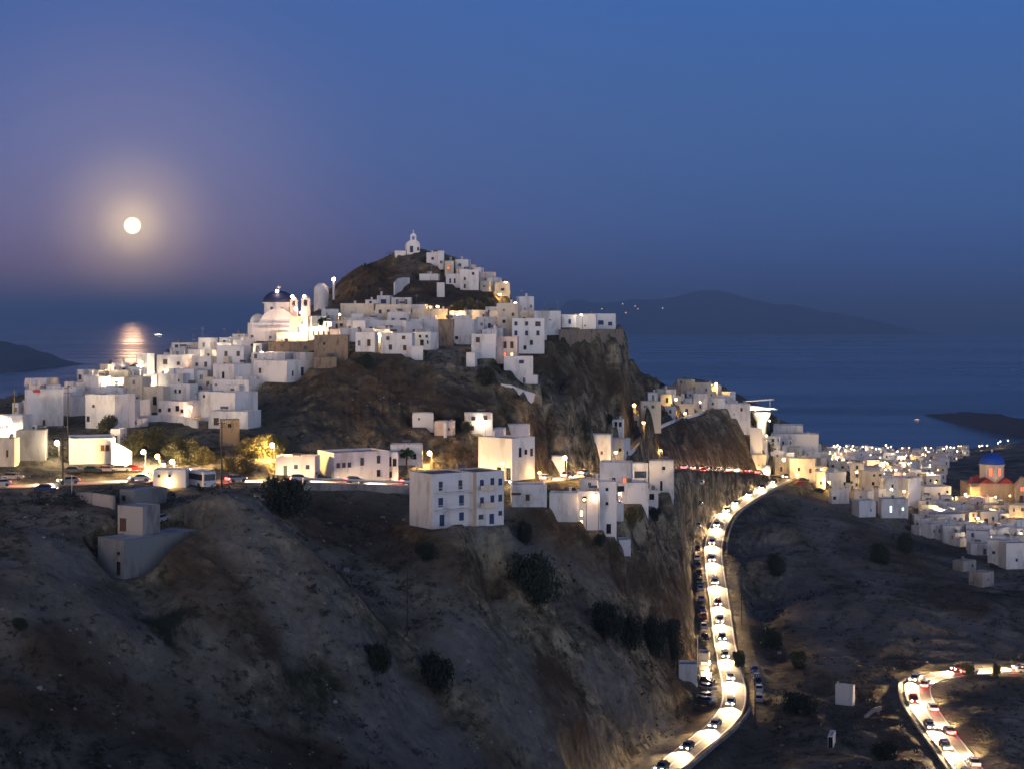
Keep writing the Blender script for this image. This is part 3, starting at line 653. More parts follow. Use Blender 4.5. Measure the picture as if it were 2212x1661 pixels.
T['on the upper left steps of the village'] = [
 (357,452,741,762,dict(d=8)), (450,470,726,746,{}), (463,531,747,787,dict(wins=[('F',.35,.45,.7,1.3,'B'),('F',.8,.45,.8,1.3,'B')])), (452,556,787,840,dict(c=505,th=40,d=8,wins=[('F',.5,.42,.8,1.5,'B')])),
 (440,556,820,846,dict(wins=[('F',.1,.5,.5,.5,'B'),('F',.72,.15,.8,1,'B')])), (422,548,848,912,dict(c=508,th=35,wins=[('F',.1,.8,.6,.6,'B')])), (440,546,888,925,dict(wins=[('F',.2,.2,1.1,1.6,'w')])), (472,520,907,962,dict(mat='stone',wins=[('F',.5,.72,.7,.7,'B')])),
 (497,536,722,738,dict(mat='white2')), (530,628,762,782,dict(mat='white')), (530,672,780,826,dict(c=620,th=42,wins=[('F',.25,.4,.8,1.3,'w'),('R',.55,.3,.8,2.0,'b'),('R',.2,.3,.5,1.2,'b')])), (628,676,762,800,dict(c=660,th=50,mat='white2',wins=[('F',.5,.1,.8,2,'b')])),
 (497,530,735,782,dict(wins=[('F',.7,.35,.8,1.3,'B')])), (538,575,742,764,dict(mat='white2')), (470,498,730,748,{}), (556,600,792,815,dict(mat='white2',wins=[]))]
T['between the domed church and the cliff'] = [
 (578,680,740,764,dict(mat='stone',wins=[('F',.8,.4,.7,.8,'B')])), (678,752,724,776,dict(mat='stone',wins=[('F',.3,.6,.6,.6,'B')])), (676,730,772,796,dict(mat='stone',wins=[])),
 (654,712,706,730,dict(wins=[('F',.4,.2,.5,1.1,'w'),('F',.6,.2,.5,1.1,'w'),('F',.8,.2,.5,1.1,'w')])), (708,772,712,728,dict(mat='pink',wins=[])), (765,812,718,760,dict(mat='white',wins=[('F',.2,.3,.7,1.4,'d'),('F',.7,.3,.8,1.7,'w')])), (806,850,711,745,dict(mat='cream',wins=[('F',.3,.1,.9,2,'l')])),
 (822,892,720,764,dict(mat='white2')), (870,958,690,722,dict(mat='white2',wins=[])), (748,880,692,724,dict(mat='white2',wins=[('F',.4,.3,.8,1,'B'),('F',.5,.3,.8,1,'B')])), (888,946,718,756,dict(c=930,wins=[('F',.45,.7,.6,.6,'B'),('F',.8,.7,.6,.6,'B'),('F',.55,.25,1,1.4,'B'),('F',.85,.35,.5,.9,'b')])),
 (946,980,690,748,dict(mat='stone',wins=[])), (978,1027,690,744,dict(mat='white2',wins=[('F',.12,.2,.8,.9,'B')])), (888,915,748,778,dict(mat='white2'))]
T['in the lit row under the summit rocks'] = [
 (693,732,668,694,dict(mat='white2',wins=[])), (730,812,656,690,dict(mat='cream',wins=[('F',.35,.35,.5,.9,'d')])), (808,892,658,690,dict(mat='cream',wins=[('F',.02+.1,.4,.9,1,'B'),('F',.35,.4,.8,1,'B')])), (812,845,639,660,dict(mat='white2',wins=[('F',.5,.2,1.6,1.3,'b')])), (788,815,648,662,{}),
 (845,888,643,662,dict(mat='white2')), (886,972,668,690,dict(mat='cream',wins=[])), (912,934,661,676,{}), (968,1010,672,694,dict(mat='white2')), (700,770,694,712,dict(mat='cream'))]
T['stepping up the right shoulder of the summit'] = [
 (921,948,546,568,dict(mat='white2',wins=[('F',.5,.3,.7,.9,'b')])), (944,961,543,575,dict(mat='white2')), (960,981,565,590,dict(mat='cream',wins=[('F',.4,.3,.8,1,'r')])), (981,1014,561,587,dict(mat='white2',wins=[('F',.35,.45,.8,.9,'w')])), (962,996,592,614,dict(mat='white2',wins=[('F',.3,.1,.6,1.4,'B'),('F',.6,.1,.6,1.4,'B')])),
 (994,1034,583,627,dict(wins=[('F',.25,.5,.6,.9,'w'),('F',.7,.75,.8,.9,'B'),('F',.25,.1,.6,1.1,'w')])), (1022,1042,578,600,{}), (1032,1069,588,618,dict(mat='pink')), (1050,1084,600,630,dict(mat='white2')), (1068,1102,611,640,dict(mat='cream')),
 (904,948,592,606,dict(mat='white2',wins=[])), (943,961,611,642,dict(mat='white2',wins=[])), (1034,1052,596,612,{})]
T['on the walled spur right of the summit'] = [
 (1072,1122,655,716,dict(mat='cream',wins=[('F',.3,.7,.8,.9,'d'),('F',.75,.55,.6,.8,'w'),('F',.3,.25,.8,1,'w')])), (1118,1156,641,690,dict(mat='white2',wins=[('F',.8,.5,.9,1,'d')])), (1155,1188,657,685,dict(mat='cream',wins=[('F',.3,.3,.9,.8,'w'),('F',.6,.3,.9,.8,'w')])), (1120,1160,672,706,dict(mat='cream')),
 (1188,1250,665,700,dict(mat='white2')), (1207,1290,680,716,dict(wins=[('F',.35,.3,.4,.4,'b'),('F',.7,.3,.5,.5,'b')])), (1246,1334,678,714,dict(wins=[('F',.12,.2,.9,1.9,'w'),('F',.6,.35,1.5,1.1,'b'),('F',.85,.3,1.3,1,'b')])), (1153,1212,672,724,dict(mat='white2',wins=[('F',.3,.3,.7,.8,'w'),('F',.6,.6,.8,.5,'d')])),
 (1106,1176,688,764,dict(wins=[('F',.12,.8,.8,1.0,'B'),('F',.45,.8,.8,1.0,'B'),('F',.8,.78,1.4,1.2,'B'),('F',.12,.52,.8,1.1,'b'),('F',.45,.52,.8,1.2,'b'),('F',.8,.52,.8,1.2,'b'),('F',.6,.25,.8,1.2,'B'),('F',.4,.12,.8,1,'B')])),
 (1070,1119,728,776,dict(mat='pink',wins=[('F',.42,.5,.8,1.7,'w'),('F',.75,.5,.8,1.7,'w'),('F',.42,.1,.8,1.3,'r'),('F',.75,.15,.8,.8,'l')])), (1072,1108,684,730,dict(mat='cream')), (1030,1076,685,724,dict(mat='white2',wins=[('F',.6,.4,.8,1.3,'b'),('F',.2,.5,.8,1,'d')])), (1018,1072,722,774,dict(mat='white2')),
 (1088,1152,770,800,dict(mat='white2',wins=[('F',.6,.5,1.1,.9,'b')])), (1040,1074,712,748,dict()), (1005,1028,762,792,dict(mat='white2',wins=[])), (1124,1162,811,829,dict(mat='white2',wins=[('F',.2,.1,.8,1.4,'d')])), (1178,1210,700,722,dict(mat='white2'))]
T['below the cliff beside the town road'] = [
 (593,682,986,1030,dict(wins=[('F',.25,.1,.9,1.9,'g'),('F',.52,.42,.8,.8,'b'),('F',.82,.42,.8,.8,'b')],par=.7)), (703,836,978,1036,dict(c=722,th=30,mat='white2',d=9,wins=[('F',.07,.45,.8,1,'B'),('F',.17,.45,.7,1,'B'),('F',.27,.45,.7,1,'B'),('F',.5,.5,.7,1.6,'B'),('F',.8,.55,.9,1.6,'B'),('F',.8,.05,.9,1.4,'B')])),
 (832,862,976,1036,dict(mat='white2',wins=[('F',.3,.5,.9,2.0,'B'),('F',.7,.5,.9,1.6,'B'),('F',.35,.1,.8,1.2,'B')])), (842,914,960,1004,dict(mat='white2',wins=[('F',.75,.3,.9,1.3,'B')])), (890,938,892,922,dict(mat='white2',wins=[('F',.3,.5,.6,.6,'d')])),
 (936,980,910,940,dict(mat='pink',wins=[('F',.8,.4,.5,.5,'w')])), (1004,1066,892,936,dict(mat='white')), (1032,1156,947,1038,dict(c=1106,th=40,mat='white',wins=[('R',.35,.55,.9,1.9,'B'),('R',.6,.6,.8,1,'B'),('R',.85,.55,.9,1.7,'w'),('F',.62,.02,1.1,2.6,'B'),('F',.9,.02,1.1,2.6,'B'),('F',.77,.03,.9,2.4,'l')])),
 (1062,1090,925,950,dict(wins=[])), (1086,1144,917,950,dict(wins=[('F',.1,.25,.7,1.4,'B')])), (1190,1222,985,1015,dict(mat='white2',wins=[]))]
T['in the cluster below the town road'] = [
 (1104,1183,1046,1094,dict(mat='white2',d=6,wins=[('F',.12,.55,1.9,.4,'w'),('F',.45,.3,.8,1.2,'w')])), (1185,1250,1064,1126,dict(wins=[])), (1248,1296,1060,1144,dict(mat='white',wins=[('F',.3,.72,.9,1.1,'B'),('F',.15,.35,.8,1.4,'l'),('F',.15,.12,.8,1.3,'l')])),
 (1293,1333,1040,1158,dict(mat='white',wins=[('F',.45,.84,.6,.6,'B'),('F',.45,.58,.6,.6,'B'),('F',.55,.06,1.0,2.0,'B')])), (1292,1366,998,1058,dict(mat='white',wins=[('F',.45,.32,.9,.9,'B'),('F',.8,.15,1,2,'r')])), (1364,1402,1000,1044,dict(mat='white2',wins=[('F',.5,.3,3.0,1.5,'B')])),
 (1400,1457,995,1062,dict(mat='white2',wins=[('F',.6,.72,.7,.8,'B'),('F',.5,.05,.6,2.4,'B')])), (1333,1402,1042,1087,dict(mat='white',wins=[('F',.1,.6,1.6,1.2,'B')])), (1394,1422,1058,1108,dict(mat='white2',wins=[('F',.5,.6,1.2,1.4,'B')])), (1336,1364,1165,1200,dict(mat='white2',wins=[])), (1250,1296,1035,1058,dict(mat='white')),
 (1330,1348,1086,1125,dict(wins=[]))]
T['beside the path to the eastern ridge'] = [
 (1268,1322,938,988,dict(wins=[('F',.6,.15,.6,.7,'w')])), (1316,1364,948,1006,dict(c=1348,mat='white2',wins=[('F',.3,.2,.9,1.2,'l'),('F',.75,.55,.7,.8,'B'),('R',.5,.4,.8,1,'B')])), (1320,1348,906,924,dict(wins=[('F',.35,.25,.9,1.2,'B'),('F',.75,.2,.9,1.2,'B')])), (1364,1394,898,920,dict(mat='cream',wins=[('F',.3,.1,.8,1.4,'w')]))]
T['in the lit hamlet on the eastern ridge'] = [
 (1384,1428,867,892,dict(mat='cream',wins=[('F',.6,.45,.7,.8,'B'),('F',.2,.5,.5,.6,'w')])), (1397,1424,848,866,dict(mat='white2')), (1424,1453,852,876,dict(mat='cream',wins=[('F',.6,.3,.8,1.6,'B')])), (1432,1472,834,855,dict(mat='stone')), (1462,1503,820,850,dict(mat='grey')),
 (1501,1538,827,860,dict(mat='cream',wins=[('F',.35,.2,1,.9,'w'),('F',.7,.5,.7,.7,'B')])), (1452,1476,855,880,dict(mat='cream',wins=[('F',.5,.45,.6,.6,'d')])), (1452,1500,872,897,dict(mat='cream',wins=[('F',.3,.1,.7,1.4,'w'),('F',.65,.05,1,2.2,'B')])), (1497,1529,850,889,dict(mat='white2')), (1526,1548,846,874,dict(mat='cream')),
 (1545,1584,855,872,dict(mat='white2',wins=[])), (1436,1460,878,896,dict(mat='white2',wins=[('F',.5,.2,.9,1.2,'B')]))]
T['around the bend of the bright main road'] = [
 (1532,1622,872,903,dict(mat='white',wins=[('F',.28,.3,.6,.7,'w'),('F',.6,.25,.4,.5,'w'),('F',.78,.5,.9,1.1,'B')],roof='stone')), (1619,1648,925,962,dict(mat='white',wins=[])), (1667,1738,918,938,dict(mat='white2',wins=[])), (1662,1771,937,972,dict(mat='white2',wins=[('F',.08,.6,.4,.4,'w'),('F',.25,.6,.4,.4,'w')])), 
 (1622,1656,982,1020,dict(mat='cream',wins=[('F',.5,.4,.5,.5,'w')])), (1674,1708,987,1030,dict(mat='cream',wins=[('F',.4,.3,.9,1.7,'w')])), (1706,1762,990,1034,dict(mat='cream',wins=[('F',.35,.4,.9,1.3,'B'),('F',.8,.3,.9,1.7,'w')],roof='stone')), (1652,1668,1005,1030,dict(mat='white')), (1700,1735,965,990,dict(mat='grey')), (1735,1790,975,995,dict(mat='white2'))]
T['in the terraced quarter right of the bend'] = [
 (1761,1786,1018,1058,dict(mat='cream',wins=[('F',.5,.3,.8,1.3,'B')])), (1782,1836,1020,1060,dict(mat='white2',wins=[('F',.92,.3,.8,1.3,'B')])), (1834,1868,1000,1056,dict(mat='cream')), (1796,1836,1056,1087,dict(mat='white2',wins=[('F',.15,.3,1,1,'B')])), (1832,1856,1058,1078,dict(mat='stone')), (1850,1898,1080,1116,dict(mat='white2',wins=[('F',.7,.35,.5,.8,'b')])),
 (1862,1910,1017,1072,dict(mat='cream')), (1904,1962,1077,1118,dict(mat='white2',wins=[('F',.35,.3,.9,2.2,'G'),('F',.8,.4,.9,1,'G')])), (1908,1948,1030,1078,dict(mat='white2',wins=[('F',.5,.55,.8,1,'B')])), (1944,1996,1033,1092,dict(c=1962,th=40,mat='white',wins=[])), (1870,1900,1060,1080,dict(mat='white2')), (1768,1790,988,1010,dict(mat='cream')), (1790,1830,996,1018,dict(mat='cream')), (1836,1872,975,1002,dict(mat='white2')), (1864,1898,985,1012,dict()), (1960,1994,1014,1036,dict())]
T['below the blue-domed church'] = [
 (1994,2058,1050,1078,dict(mat='white',wins=[('F',.15,.3,.7,.8,'w'),('F',.55,.35,.7,.8,'B'),('F',.85,.5,.7,.8,'B')])), (2012,2092,1110,1134,dict(mat='white2')), (1992,2040,1132,1162,dict(mat='white2',c=2012,th=35)), (2036,2076,1135,1170,dict(mat='white2',wins=[])), (2088,2116,1106,1138,dict(mat='pink')), (2112,2163,1104,1142,dict(mat='cream',wins=[('F',.7,.5,.8,1.1,'b'),('F',.3,.3,1.4,1.8,'w')])),
 (2082,2150,1075,1096,dict(mat='pink',wins=[('F',.4,.4,.6,.9,'w'),('F',.6,.4,.6,.9,'w')])), (2124,2178,1090,1112,dict(mat='cream')), (2178,2222,1090,1134,dict(mat='cream')), (2082,2140,1146,1188,dict(mat='white2')), (2130,2180,1166,1215,dict(mat='white2',wins=[('F',.3,.4,.8,.8,'B')])), (2170,2222,1172,1228,dict(mat='white2',wins=[('F',.5,.3,.6,.8,'B')])), (2150,2200,1138,1166,dict(mat='white')), (2190,2222,1140,1172,dict(mat='white2'))]
T['alone on the dark lower slope'] = [(2064,2116,1212,1234,dict(mat='concrete_pale',c=2080,th=35,wins=[('F',.7,.4,.6,.6,'B')])), (2100,2155,1237,1268,dict(mat='concrete_pale',c=2122,th=40,wins=[('F',.5,.4,.5,.6,'w')]))]
for z, rows in T.items():
    for (a, b_, c_, d_, o_) in rows: house(a, b_, c_, d_, zone=z, **o_)
# singled-out buildings
house(880,1016,1024,1142, mat='white2', c=933, th=36, d=None, label='three-storey apartment house with pink side wall, standing below the town road', cat='apartment house', nm='apartment_house', par=.3, roof='stone', extra='none',
  wins=[('F',.22,.70,.9,1.7,'B'),('F',.72,.70,.9,1.7,'B'),('F',.22,.40,1.0,1.5,'b'),('F',.75,.40,1.0,1.8,'b'),('F',.25,.05,1.0,2.0,'b'),('F',.75,.12,1.0,1.4,'b')])
ap = HOUSES[-1]; apargs = (ap[0], ap[1], ap[3], ap[4], ap[0].z, 2.0)
for z in (.34, .66):
    m = MB(); W_ = ap[1]; m.box(-W_*.44, W_*.48, -1.0, -.003, ap[2]*z-.15, ap[2]*z); 
    for k in range(9): m.box(-W_*.43+k*W_*.112, -W_*.43+k*W_*.112+.05, -.98, -.94, ap[2]*z, ap[2]*z+.9)
    m.box(-W_*.44, W_*.48, -1.0, -.93, ap[2]*z+.9, ap[2]*z+.96); m.build('balcony', M['white2'], ap[5])
house(1013,1088,1020,1138, mat='white2', c=1022, th=36, d=8, label='three-storey house with blue shutters joined to the right of the pink-sided apartment house', cat='apartment house', nm='apartment_house', par=.3, roof='stone',
  wins=[('F',.28,.70,.9,1.6,'b'),('F',.62,.72,.9,1.6,'b'),('F',.88,.74,.8,1.1,'b'),('F',.28,.38,.9,1.5,'b'),('F',.62,.40,.9,1.5,'b'),('F',.88,.44,.8,1.1,'b'),('F',.25,.14,1,.8,'B'),('F',.6,.04,1,1.8,'b'),('F',.88,.18,.8,.8,'B')])
pad(*apargs)
ap2 = HOUSES[-1] if HOUSES[-1][5].get('label', '').startswith('three-storey house') else HOUSES[-1]
W_ = ap2[1]; MB().box(-W_/2-.02, -W_/2+.7, -.06, -.003, 0, ap2[2]-.05).build('corner_strip', M['ochre'], ap2[5])
for z in (.36, .68):
    m = MB(); m.box(-W_*.35, W_*.2, -1.0, -.07, ap2[2]*z-.15, ap2[2]*z); m.box(-W_*.35, W_*.2, -1.0, -.94, ap2[2]*z+.003, ap2[2]*z+.8); m.build('balcony', M['cream'], ap2[5])
house(1808,1850,1481,1524, mat='white2', label='white house with a recessed flat roof alone between the two lower roads', wins=[], cat='house', c=1842, th=28)
house(1465,1508,1434,1470, mat='white2', label='small bluish house with a flat roof just left of the flood-lit forecourt', wins=[], cat='house', nm='roadside_house', extra='none')
house(1507,1534,1410,1474, mat='cream', label='narrow flood-lit roadside shop beside the main road', cat='shop', nm='shop', wins=[('F',.4,.1,1.0,1.9,'l'),('F',.5,.6,1.4,.9,'l')], extra='none')
house(1783,1805,1588,1614, mat='white2', label='tiny white gate hut with a dark doorway at the bottom of the slope', cat='hut', nm='hut', wins=[('F',.5,.02,.9,1.9,'B')], extra='none')
house(330,402,1014,1052, mat='white', label='white roadside kiosk with two round openings, left of the parked bus', cat='kiosk', nm='kiosk', wins=[('F',.18,.6,.5,.5,'B'),('F',.5,.6,.5,.5,'B')], extra='none')
house(247,334,1094,1153, mat='concrete_pale', c=308, th=26, label='small unfinished concrete room with a brown door on the dirt platform', cat='outbuilding', nm='outbuilding', wins=[('F',.22,.08,1.3,2.1,'w')], extra='none', par=.15)
house(251,334,1059,1092, mat='concrete', c=290, th=-38, d=7, label='dark grey concrete store behind the unfinished room', cat='outbuilding', nm='outbuilding', wins=[('F',.3,.3,.8,.8,'B')], extra='none', par=.15)
house(205,400,1166,1250, mat='concrete', c=268, th=52, d=6.5, label='bare concrete cistern building wedged into the left slope', cat='outbuilding', nm='outbuilding', wins=[('L',.2,.1,.8,2.0,'B'),('L',.2,.62,.6,.5,'B')], extra='none', par=.2)

# ------------------------------------------------------------------ churches and chapels
def arc(cx, cz, rx, rz, a0, a1, n): return [(cx+rx*math.cos(math.radians(a0+(a1-a0)*i/n)), cz+rz*math.sin(math.radians(a0+(a1-a0)*i/n))) for i in range(n+1)]
def cross(m, x, y, z, s, mi=0): m.box(x-s*.08, x+s*.08, y-s*.08, y+s*.08, z, z+s, mi); m.box(x-s*.35, x-s*.08-.002, y-s*.07, y+s*.07, z+s*.55, z+s*.72, mi); m.box(x+s*.08+.002, x+s*.35, y-s*.07, y+s*.07, z+s*.55, z+s*.72, mi)
def belfry(parent, x, y, z0, w, h, mat, lit=False):
    m = MB(); hw = w/2
    m.box(x-hw, x+hw, y-hw, y+hw, z0, z0+h*.52)
    for sx in (-1, 1):
        for sy in (-1, 1): m.box(x+sx*hw-(.28*w if sx > 0 else 0), x+sx*hw+(.28*w if sx < 0 else 0), y+sy*hw-(.28*w if sy > 0 else 0), y+sy*hw+(.28*w if sy < 0 else 0), z0+h*.52+.002, z0+h*.82)
    m.box(x-hw*1.12, x+hw*1.12, y-hw*1.12, y+hw*1.12, z0+h*.82+.002, z0+h*.87)
    m.lathe([(hw*.9*math.cos(math.radians(t)), z0+h*.87+.003+hw*.9*math.sin(math.radians(t))) for t in (0, 20, 40, 60, 80, 89)], cx=x, cy=y, n=12)
    o = m.build('bell_tower', M[mat], parent)
    b = MB(); b.lathe([(.30*w, 0), (.22*w, .12*w), (.14*w, .3*w), (.02, .36*w)], cx=x, cy=y, n=10); q = b.build('bell', M['wood'], o); q.location = (0, 0, z0+h*.6)
    return o
def main_church():
    D = hit(585, 737); s = D/F; b = pt(585, 737, D); pad(b+Vector((17*s, 0, 0)), 132*s, 14, 0, b.z, 1.5); t = thing('domed_church', 'large white church with a dark blue dome and flood-lit bell towers crowning the village', 'church', b)
    X = lambda u: (u-585)*s; Hh = lambda v: (737-v)*s
    MB().box(X(535), X(626), 0, 15, -4, Hh(698)).build('wall', M['white'], t)
    m = MB(); m.prism([(X(556), Hh(698)+.003)]+[(X(640), Hh(698)+.003)]+arc(X(598), Hh(712), X(640)-X(598), Hh(667)-Hh(712), 12, 168, 18), 1.2, 13); m.build('nave_vault', M['white'], t)
    MB().box(X(560), X(627), -.9, -.003, Hh(709), Hh(705)).build('cornice', M['roofgrey'], t)
    m = MB(); m.lathe([(X(617)-X(585), Hh(700)), (X(617)-X(585), Hh(656)), (X(621)-X(585), Hh(655.5)), (X(621)-X(585), Hh(653))], cx=X(593), cy=8, n=8); dr = m.build('drum', M['white'], t)
    for k in range(4):
        q = obj('window', window_mesh(.8, 1.6, 'B'), dr); a = math.radians(-112.5+45*k); r = (X(617)-X(585))*.925; q.location = (X(593)+r*math.cos(a), 8+r*math.sin(a), Hh(676)); q.rotation_euler = (0, 0, a+math.pi/2)
    R = X(620)-X(585); m = MB(); m.lathe([(R*math.cos(math.radians(q)), Hh(653)+.004+R*.72*math.sin(math.radians(q))) for q in range(0, 90, 10)]+[(.1, Hh(653)+R*.72)], cx=X(593), cy=8, n=24); dm = m.build('dome', M['navy'], t, smooth=True)
    m = MB(); cross(m, X(593), 8, Hh(653)+R*.72, 1.5); m.build('cross', M['white'], dm)
    m = MB(); m.lathe([(X(567)-X(550), -.5), (X(567)-X(550), Hh(695)), *[((X(567)-X(550))*math.cos(math.radians(q)), Hh(695)+(X(567)-X(550))*math.sin(math.radians(q))) for q in range(10, 90, 15)], (.05, Hh(695)+X(567)-X(550))], cx=X(550), cy=6, n=16); m.build('apse', M['white'], t, smooth=False)
    MB().box(X(626)+.003, X(664), .5, 9, -4, Hh(684)).build('side_aisle', M['cream'], t)
    MB().box(X(600), X(640), -2.6, -.92, -3, Hh(718)).build('porch', M['cream'], t)
    belfry(t, X(632), 3.0, Hh(684)+.003, 1.9, Hh(643)-Hh(684), 'pink'); belfry(t, X(655), 6.0, Hh(684)+.003, 2.3, Hh(640)-Hh(684), 'pink')
    for (u, v) in ((545, 726), (584, 728)): put_window(t, X(u), Hh(v+4), .7, .9, 'd')
    put_window(t, X(645), Hh(720), .9, 1.8, 'd'); put_window(t, X(652), Hh(702), .7, 1.2, 'd')
    for k, (u, v) in enumerate(((593, 629), (629, 641), (655, 641), (642, 668))):
        g = obj('floodlight', globe_mesh(.42, 'lamppink'), t, (X(u)+(.0 if k != 3 else -.3), -.6 if k == 3 else (4.6 if k == 0 else 2.2), Hh(v))); point((0, -.8, .3), 140, COL['p'], .3, parent=g)
    for (x, y, z, e, c) in ((X(650), -4.5, Hh(722), 1500, 'p'), (X(668), -2, Hh(712), 1500, 'w'), (X(646), 3.8, Hh(676), 500, 'p'), (X(612), -7, Hh(728), 420, 'p')):
        g = obj('floodlight', globe_mesh(.28, 'lamppink'), t, (x, y, z)); point((0, .5, .3), e, COL[c], .3, parent=g)
main_church()

def summit_chapel():
    D = hit(893, 548); s = D/F; b = pt(893, 546, D); t = thing('summit_chapel', 'small white chapel with a round-arched belfry on the highest rock', 'chapel', b, math.radians(8))
    w2 = 14*s; h = 17*s
    m = MB(); m.prism([(-w2, -3), (w2, -3), (w2, h)]+arc(0, h, w2, w2*.75, 0, 180, 14)[1:-1]+[(-w2, h)], 0, 8); m.build('wall', M['white'], t)
    m = MB(); hh = 13*s; z0 = h+w2*.72
    m.box(-.95, -.45, .05, .6, z0-.6, z0+1.2); m.box(.45, .95, .05, .6, z0-.6, z0+1.2); m.box(-.95, .95, .05, .6, z0+1.203, z0+1.7); m.prism([(-.8, z0+1.703), (.8, z0+1.703), (0, z0+2.4)], .07, .58); cross(m, 0, .3, z0+2.4, .8); m.build('bell_tower', M['white'], t)
    put_window(t, -.6, .1, 1.0, 2.1, 'b', nm='door'); put_window(t, 1.5, .7, .6, 1.0, 'b')
    MB().box(-w2-25*s, -w2-.3, .5, 4, -3, 4*s).build('terrace_wall', M['white'], t)
summit_chapel()
def round_chapel():
    D = 515; s = D/F; b = pt(694, 668, D); t = thing('round_chapel', 'white domed chapel half hidden behind the left shoulder of the summit rock', 'chapel', b)
    R = 16*s
    m = MB(); m.lathe([(R, -6), (R, 40*s)]+[(R*math.cos(math.radians(q)), 40*s+R*math.sin(math.radians(q))) for q in range(10, 90, 12)]+[(.05, 40*s+R)], n=24); m.build('wall', M['white2'], t, smooth=False)
    m = MB(); m.tube((R+1.6, 0, 20*s), (R+1.6, 0, 62*s), .4); m.build('lamp_pole', M['white2'], t)
    g = obj('lamp_globe', globe_mesh(.6, 'lamppink'), t, (R+1.6, 0, 64*s)); point((0, -.9, 0), 160, COL['p'], parent=g)
round_chapel()

def blue_church():
    D = hit(2145, 1083); s = D/F; b = pt(2145, 1082, D); pad(b, 110*s, 14, 0, b.z, 2); t = thing('blue_domed_church', 'ochre church with a bright blue dome and red roofs at the right edge', 'church', b)
    X = lambda u: (u-2145)*s; Hh = lambda v: (1082-v)*s
    MB().box(X(2097), X(2192), 0, 14, -5, Hh(1044)).build('wall', M['ochre'], t)
    m = MB(); m.lathe([(X(2172)-X(2145), Hh(1050)), (X(2172)-X(2145), Hh(1008)), (X(2174)-X(2145), Hh(1007.7)), (X(2174)-X(2145), Hh(1005))], cx=X(2155), cy=7, n=8); dr = m.build('drum', M['cream'], t)
    for k in range(4):
        q = obj('window', window_mesh(1.4, 3.2, 'r'), dr); a = math.radians(-112.5+45*k+22.5*0); r = (X(2172)-X(2145))*.925; q.location = (X(2155)+r*math.cos(a), 7+r*math.sin(a), Hh(1030)); q.rotation_euler = (0, 0, a+math.pi/2)
    R = X(2172)-X(2145); m = MB(); m.lathe([(R*math.cos(math.radians(q)), Hh(1005)+.004+R*.9*math.sin(math.radians(q))) for q in range(0, 90, 9)]+[(.1, Hh(1005)+R*.9)], cx=X(2155), cy=7, n=28); dm = m.build('dome', M['domeblue'], t, smooth=True)
    m = MB(); cross(m, X(2155), 7, Hh(1005)+R*.9, 1.4); m.build('cross', M['white'], dm)
    def gable(x0, x1, y0, y1, z0, z1):      # ridge along y
        m = MB(); m.prism([(x0-.4, z0), (x1+.4, z0), ((x0+x1)/2, z1)], y0-.4, y1); m.build('roof', M['roofred'], t)
    gable(X(2118), X(2150), .5, 14, Hh(1044)+.01, Hh(1032)); gable(X(2160), X(2190), .6, 14, Hh(1044)+.01, Hh(1032))
    MB().box(X(2095), X(2116), -1.5, -.003, -5, Hh(1048)).build('porch', M['ochre'], t)
    m = MB(); m.lathe([(X(2157)-X(2145)+.1, Hh(1048)), (.1, Hh(1030))], cx=X(2106), cy=4.0, n=10); m.build('roof', M['roofred'], t)
    m = MB(); x0, x1 = X(2187), X(2222); m.prism([(x0, -5), (x1, -5), (x1, Hh(1048)), ((x0+x1)/2, Hh(1028)), (x0, Hh(1048))], -3.5, -.004); fr = m.build('front_gable', M['ochre'], t)
    q = obj('window', window_mesh(1.6, 1.6, 'r'), fr, (X(2202), -3.503, Hh(1058))); q = obj('door', window_mesh(1.4, 2.4, 'w'), fr, (X(2200), -3.503, .1))
    for (x, y, z, e, c) in ((X(2106), -4.5, 2.0, 1100, 'o'), (X(2165), -9, 3.0, 500, 'y'), (X(2135), -9, 2.5, 350, 'y')):
        g = obj('floodlight', globe_mesh(.22, 'lampwarm'), t, (x, y, z)); point((0, .3, .4), e, COL[c], .3, parent=g)
    point((X(2155), 1.2, Hh(1032)), 30, COL['y'], .3, parent=t)
blue_church()

# lit round tower with a slanting white canopy on the ridge above the bend
def canopy_house():
    D = hit(1640, 926); s = D/F; b = pt(1645, 926, D); t = thing('canopy_tower', 'flood-lit round tower under a long slanting white canopy on the ridge', 'tower', b)
    H_ = 36*s
    m = MB(); m.lathe([(9*s, -5), (11*s, H_*.4), (19*s, H_*.8), (21*s, H_)], n=20); m.build('wall', M['cream'], t)
    m = MB(); x0, x1 = -40*s, 33*s; m.prism([(x0, H_+.8), (x1, H_+6.4*s), (x1, H_+7.4*s), (x0+6*s, H_+15*s), (x0, H_+14*s)], -2.5, 7); m.build('canopy', M['canvas'], t)
    m = MB(); m.prism([(x0+4*s, H_+21*s), (x1-6*s, H_+27*s), (x1-6*s, H_+28.5*s), (x0+4*s, H_+23*s)], 1, 6); m.tube((x0+8*s, 3, H_+10*s), (x0+8*s, 3, H_+22*s), .12); m.tube((x1-12*s, 3, H_+8*s), (x1-12*s, 3, H_+27*s), .12); m.build('upper_canopy', M['canvas'], t)
    for (x, y, z, e) in ((2, -6, H_*.55, 1500), (-3, -5, H_+7*s, 1600), (2, -6, H_+9*s, 1600), (-1, -3.5, 1.2, 500)):
        g = obj('floodlight', globe_mesh(.25, 'lampwhite'), t, (x, y, z)); point((0, .4, 0), e, (1, .86, .66), .3, parent=g)
canopy_house()

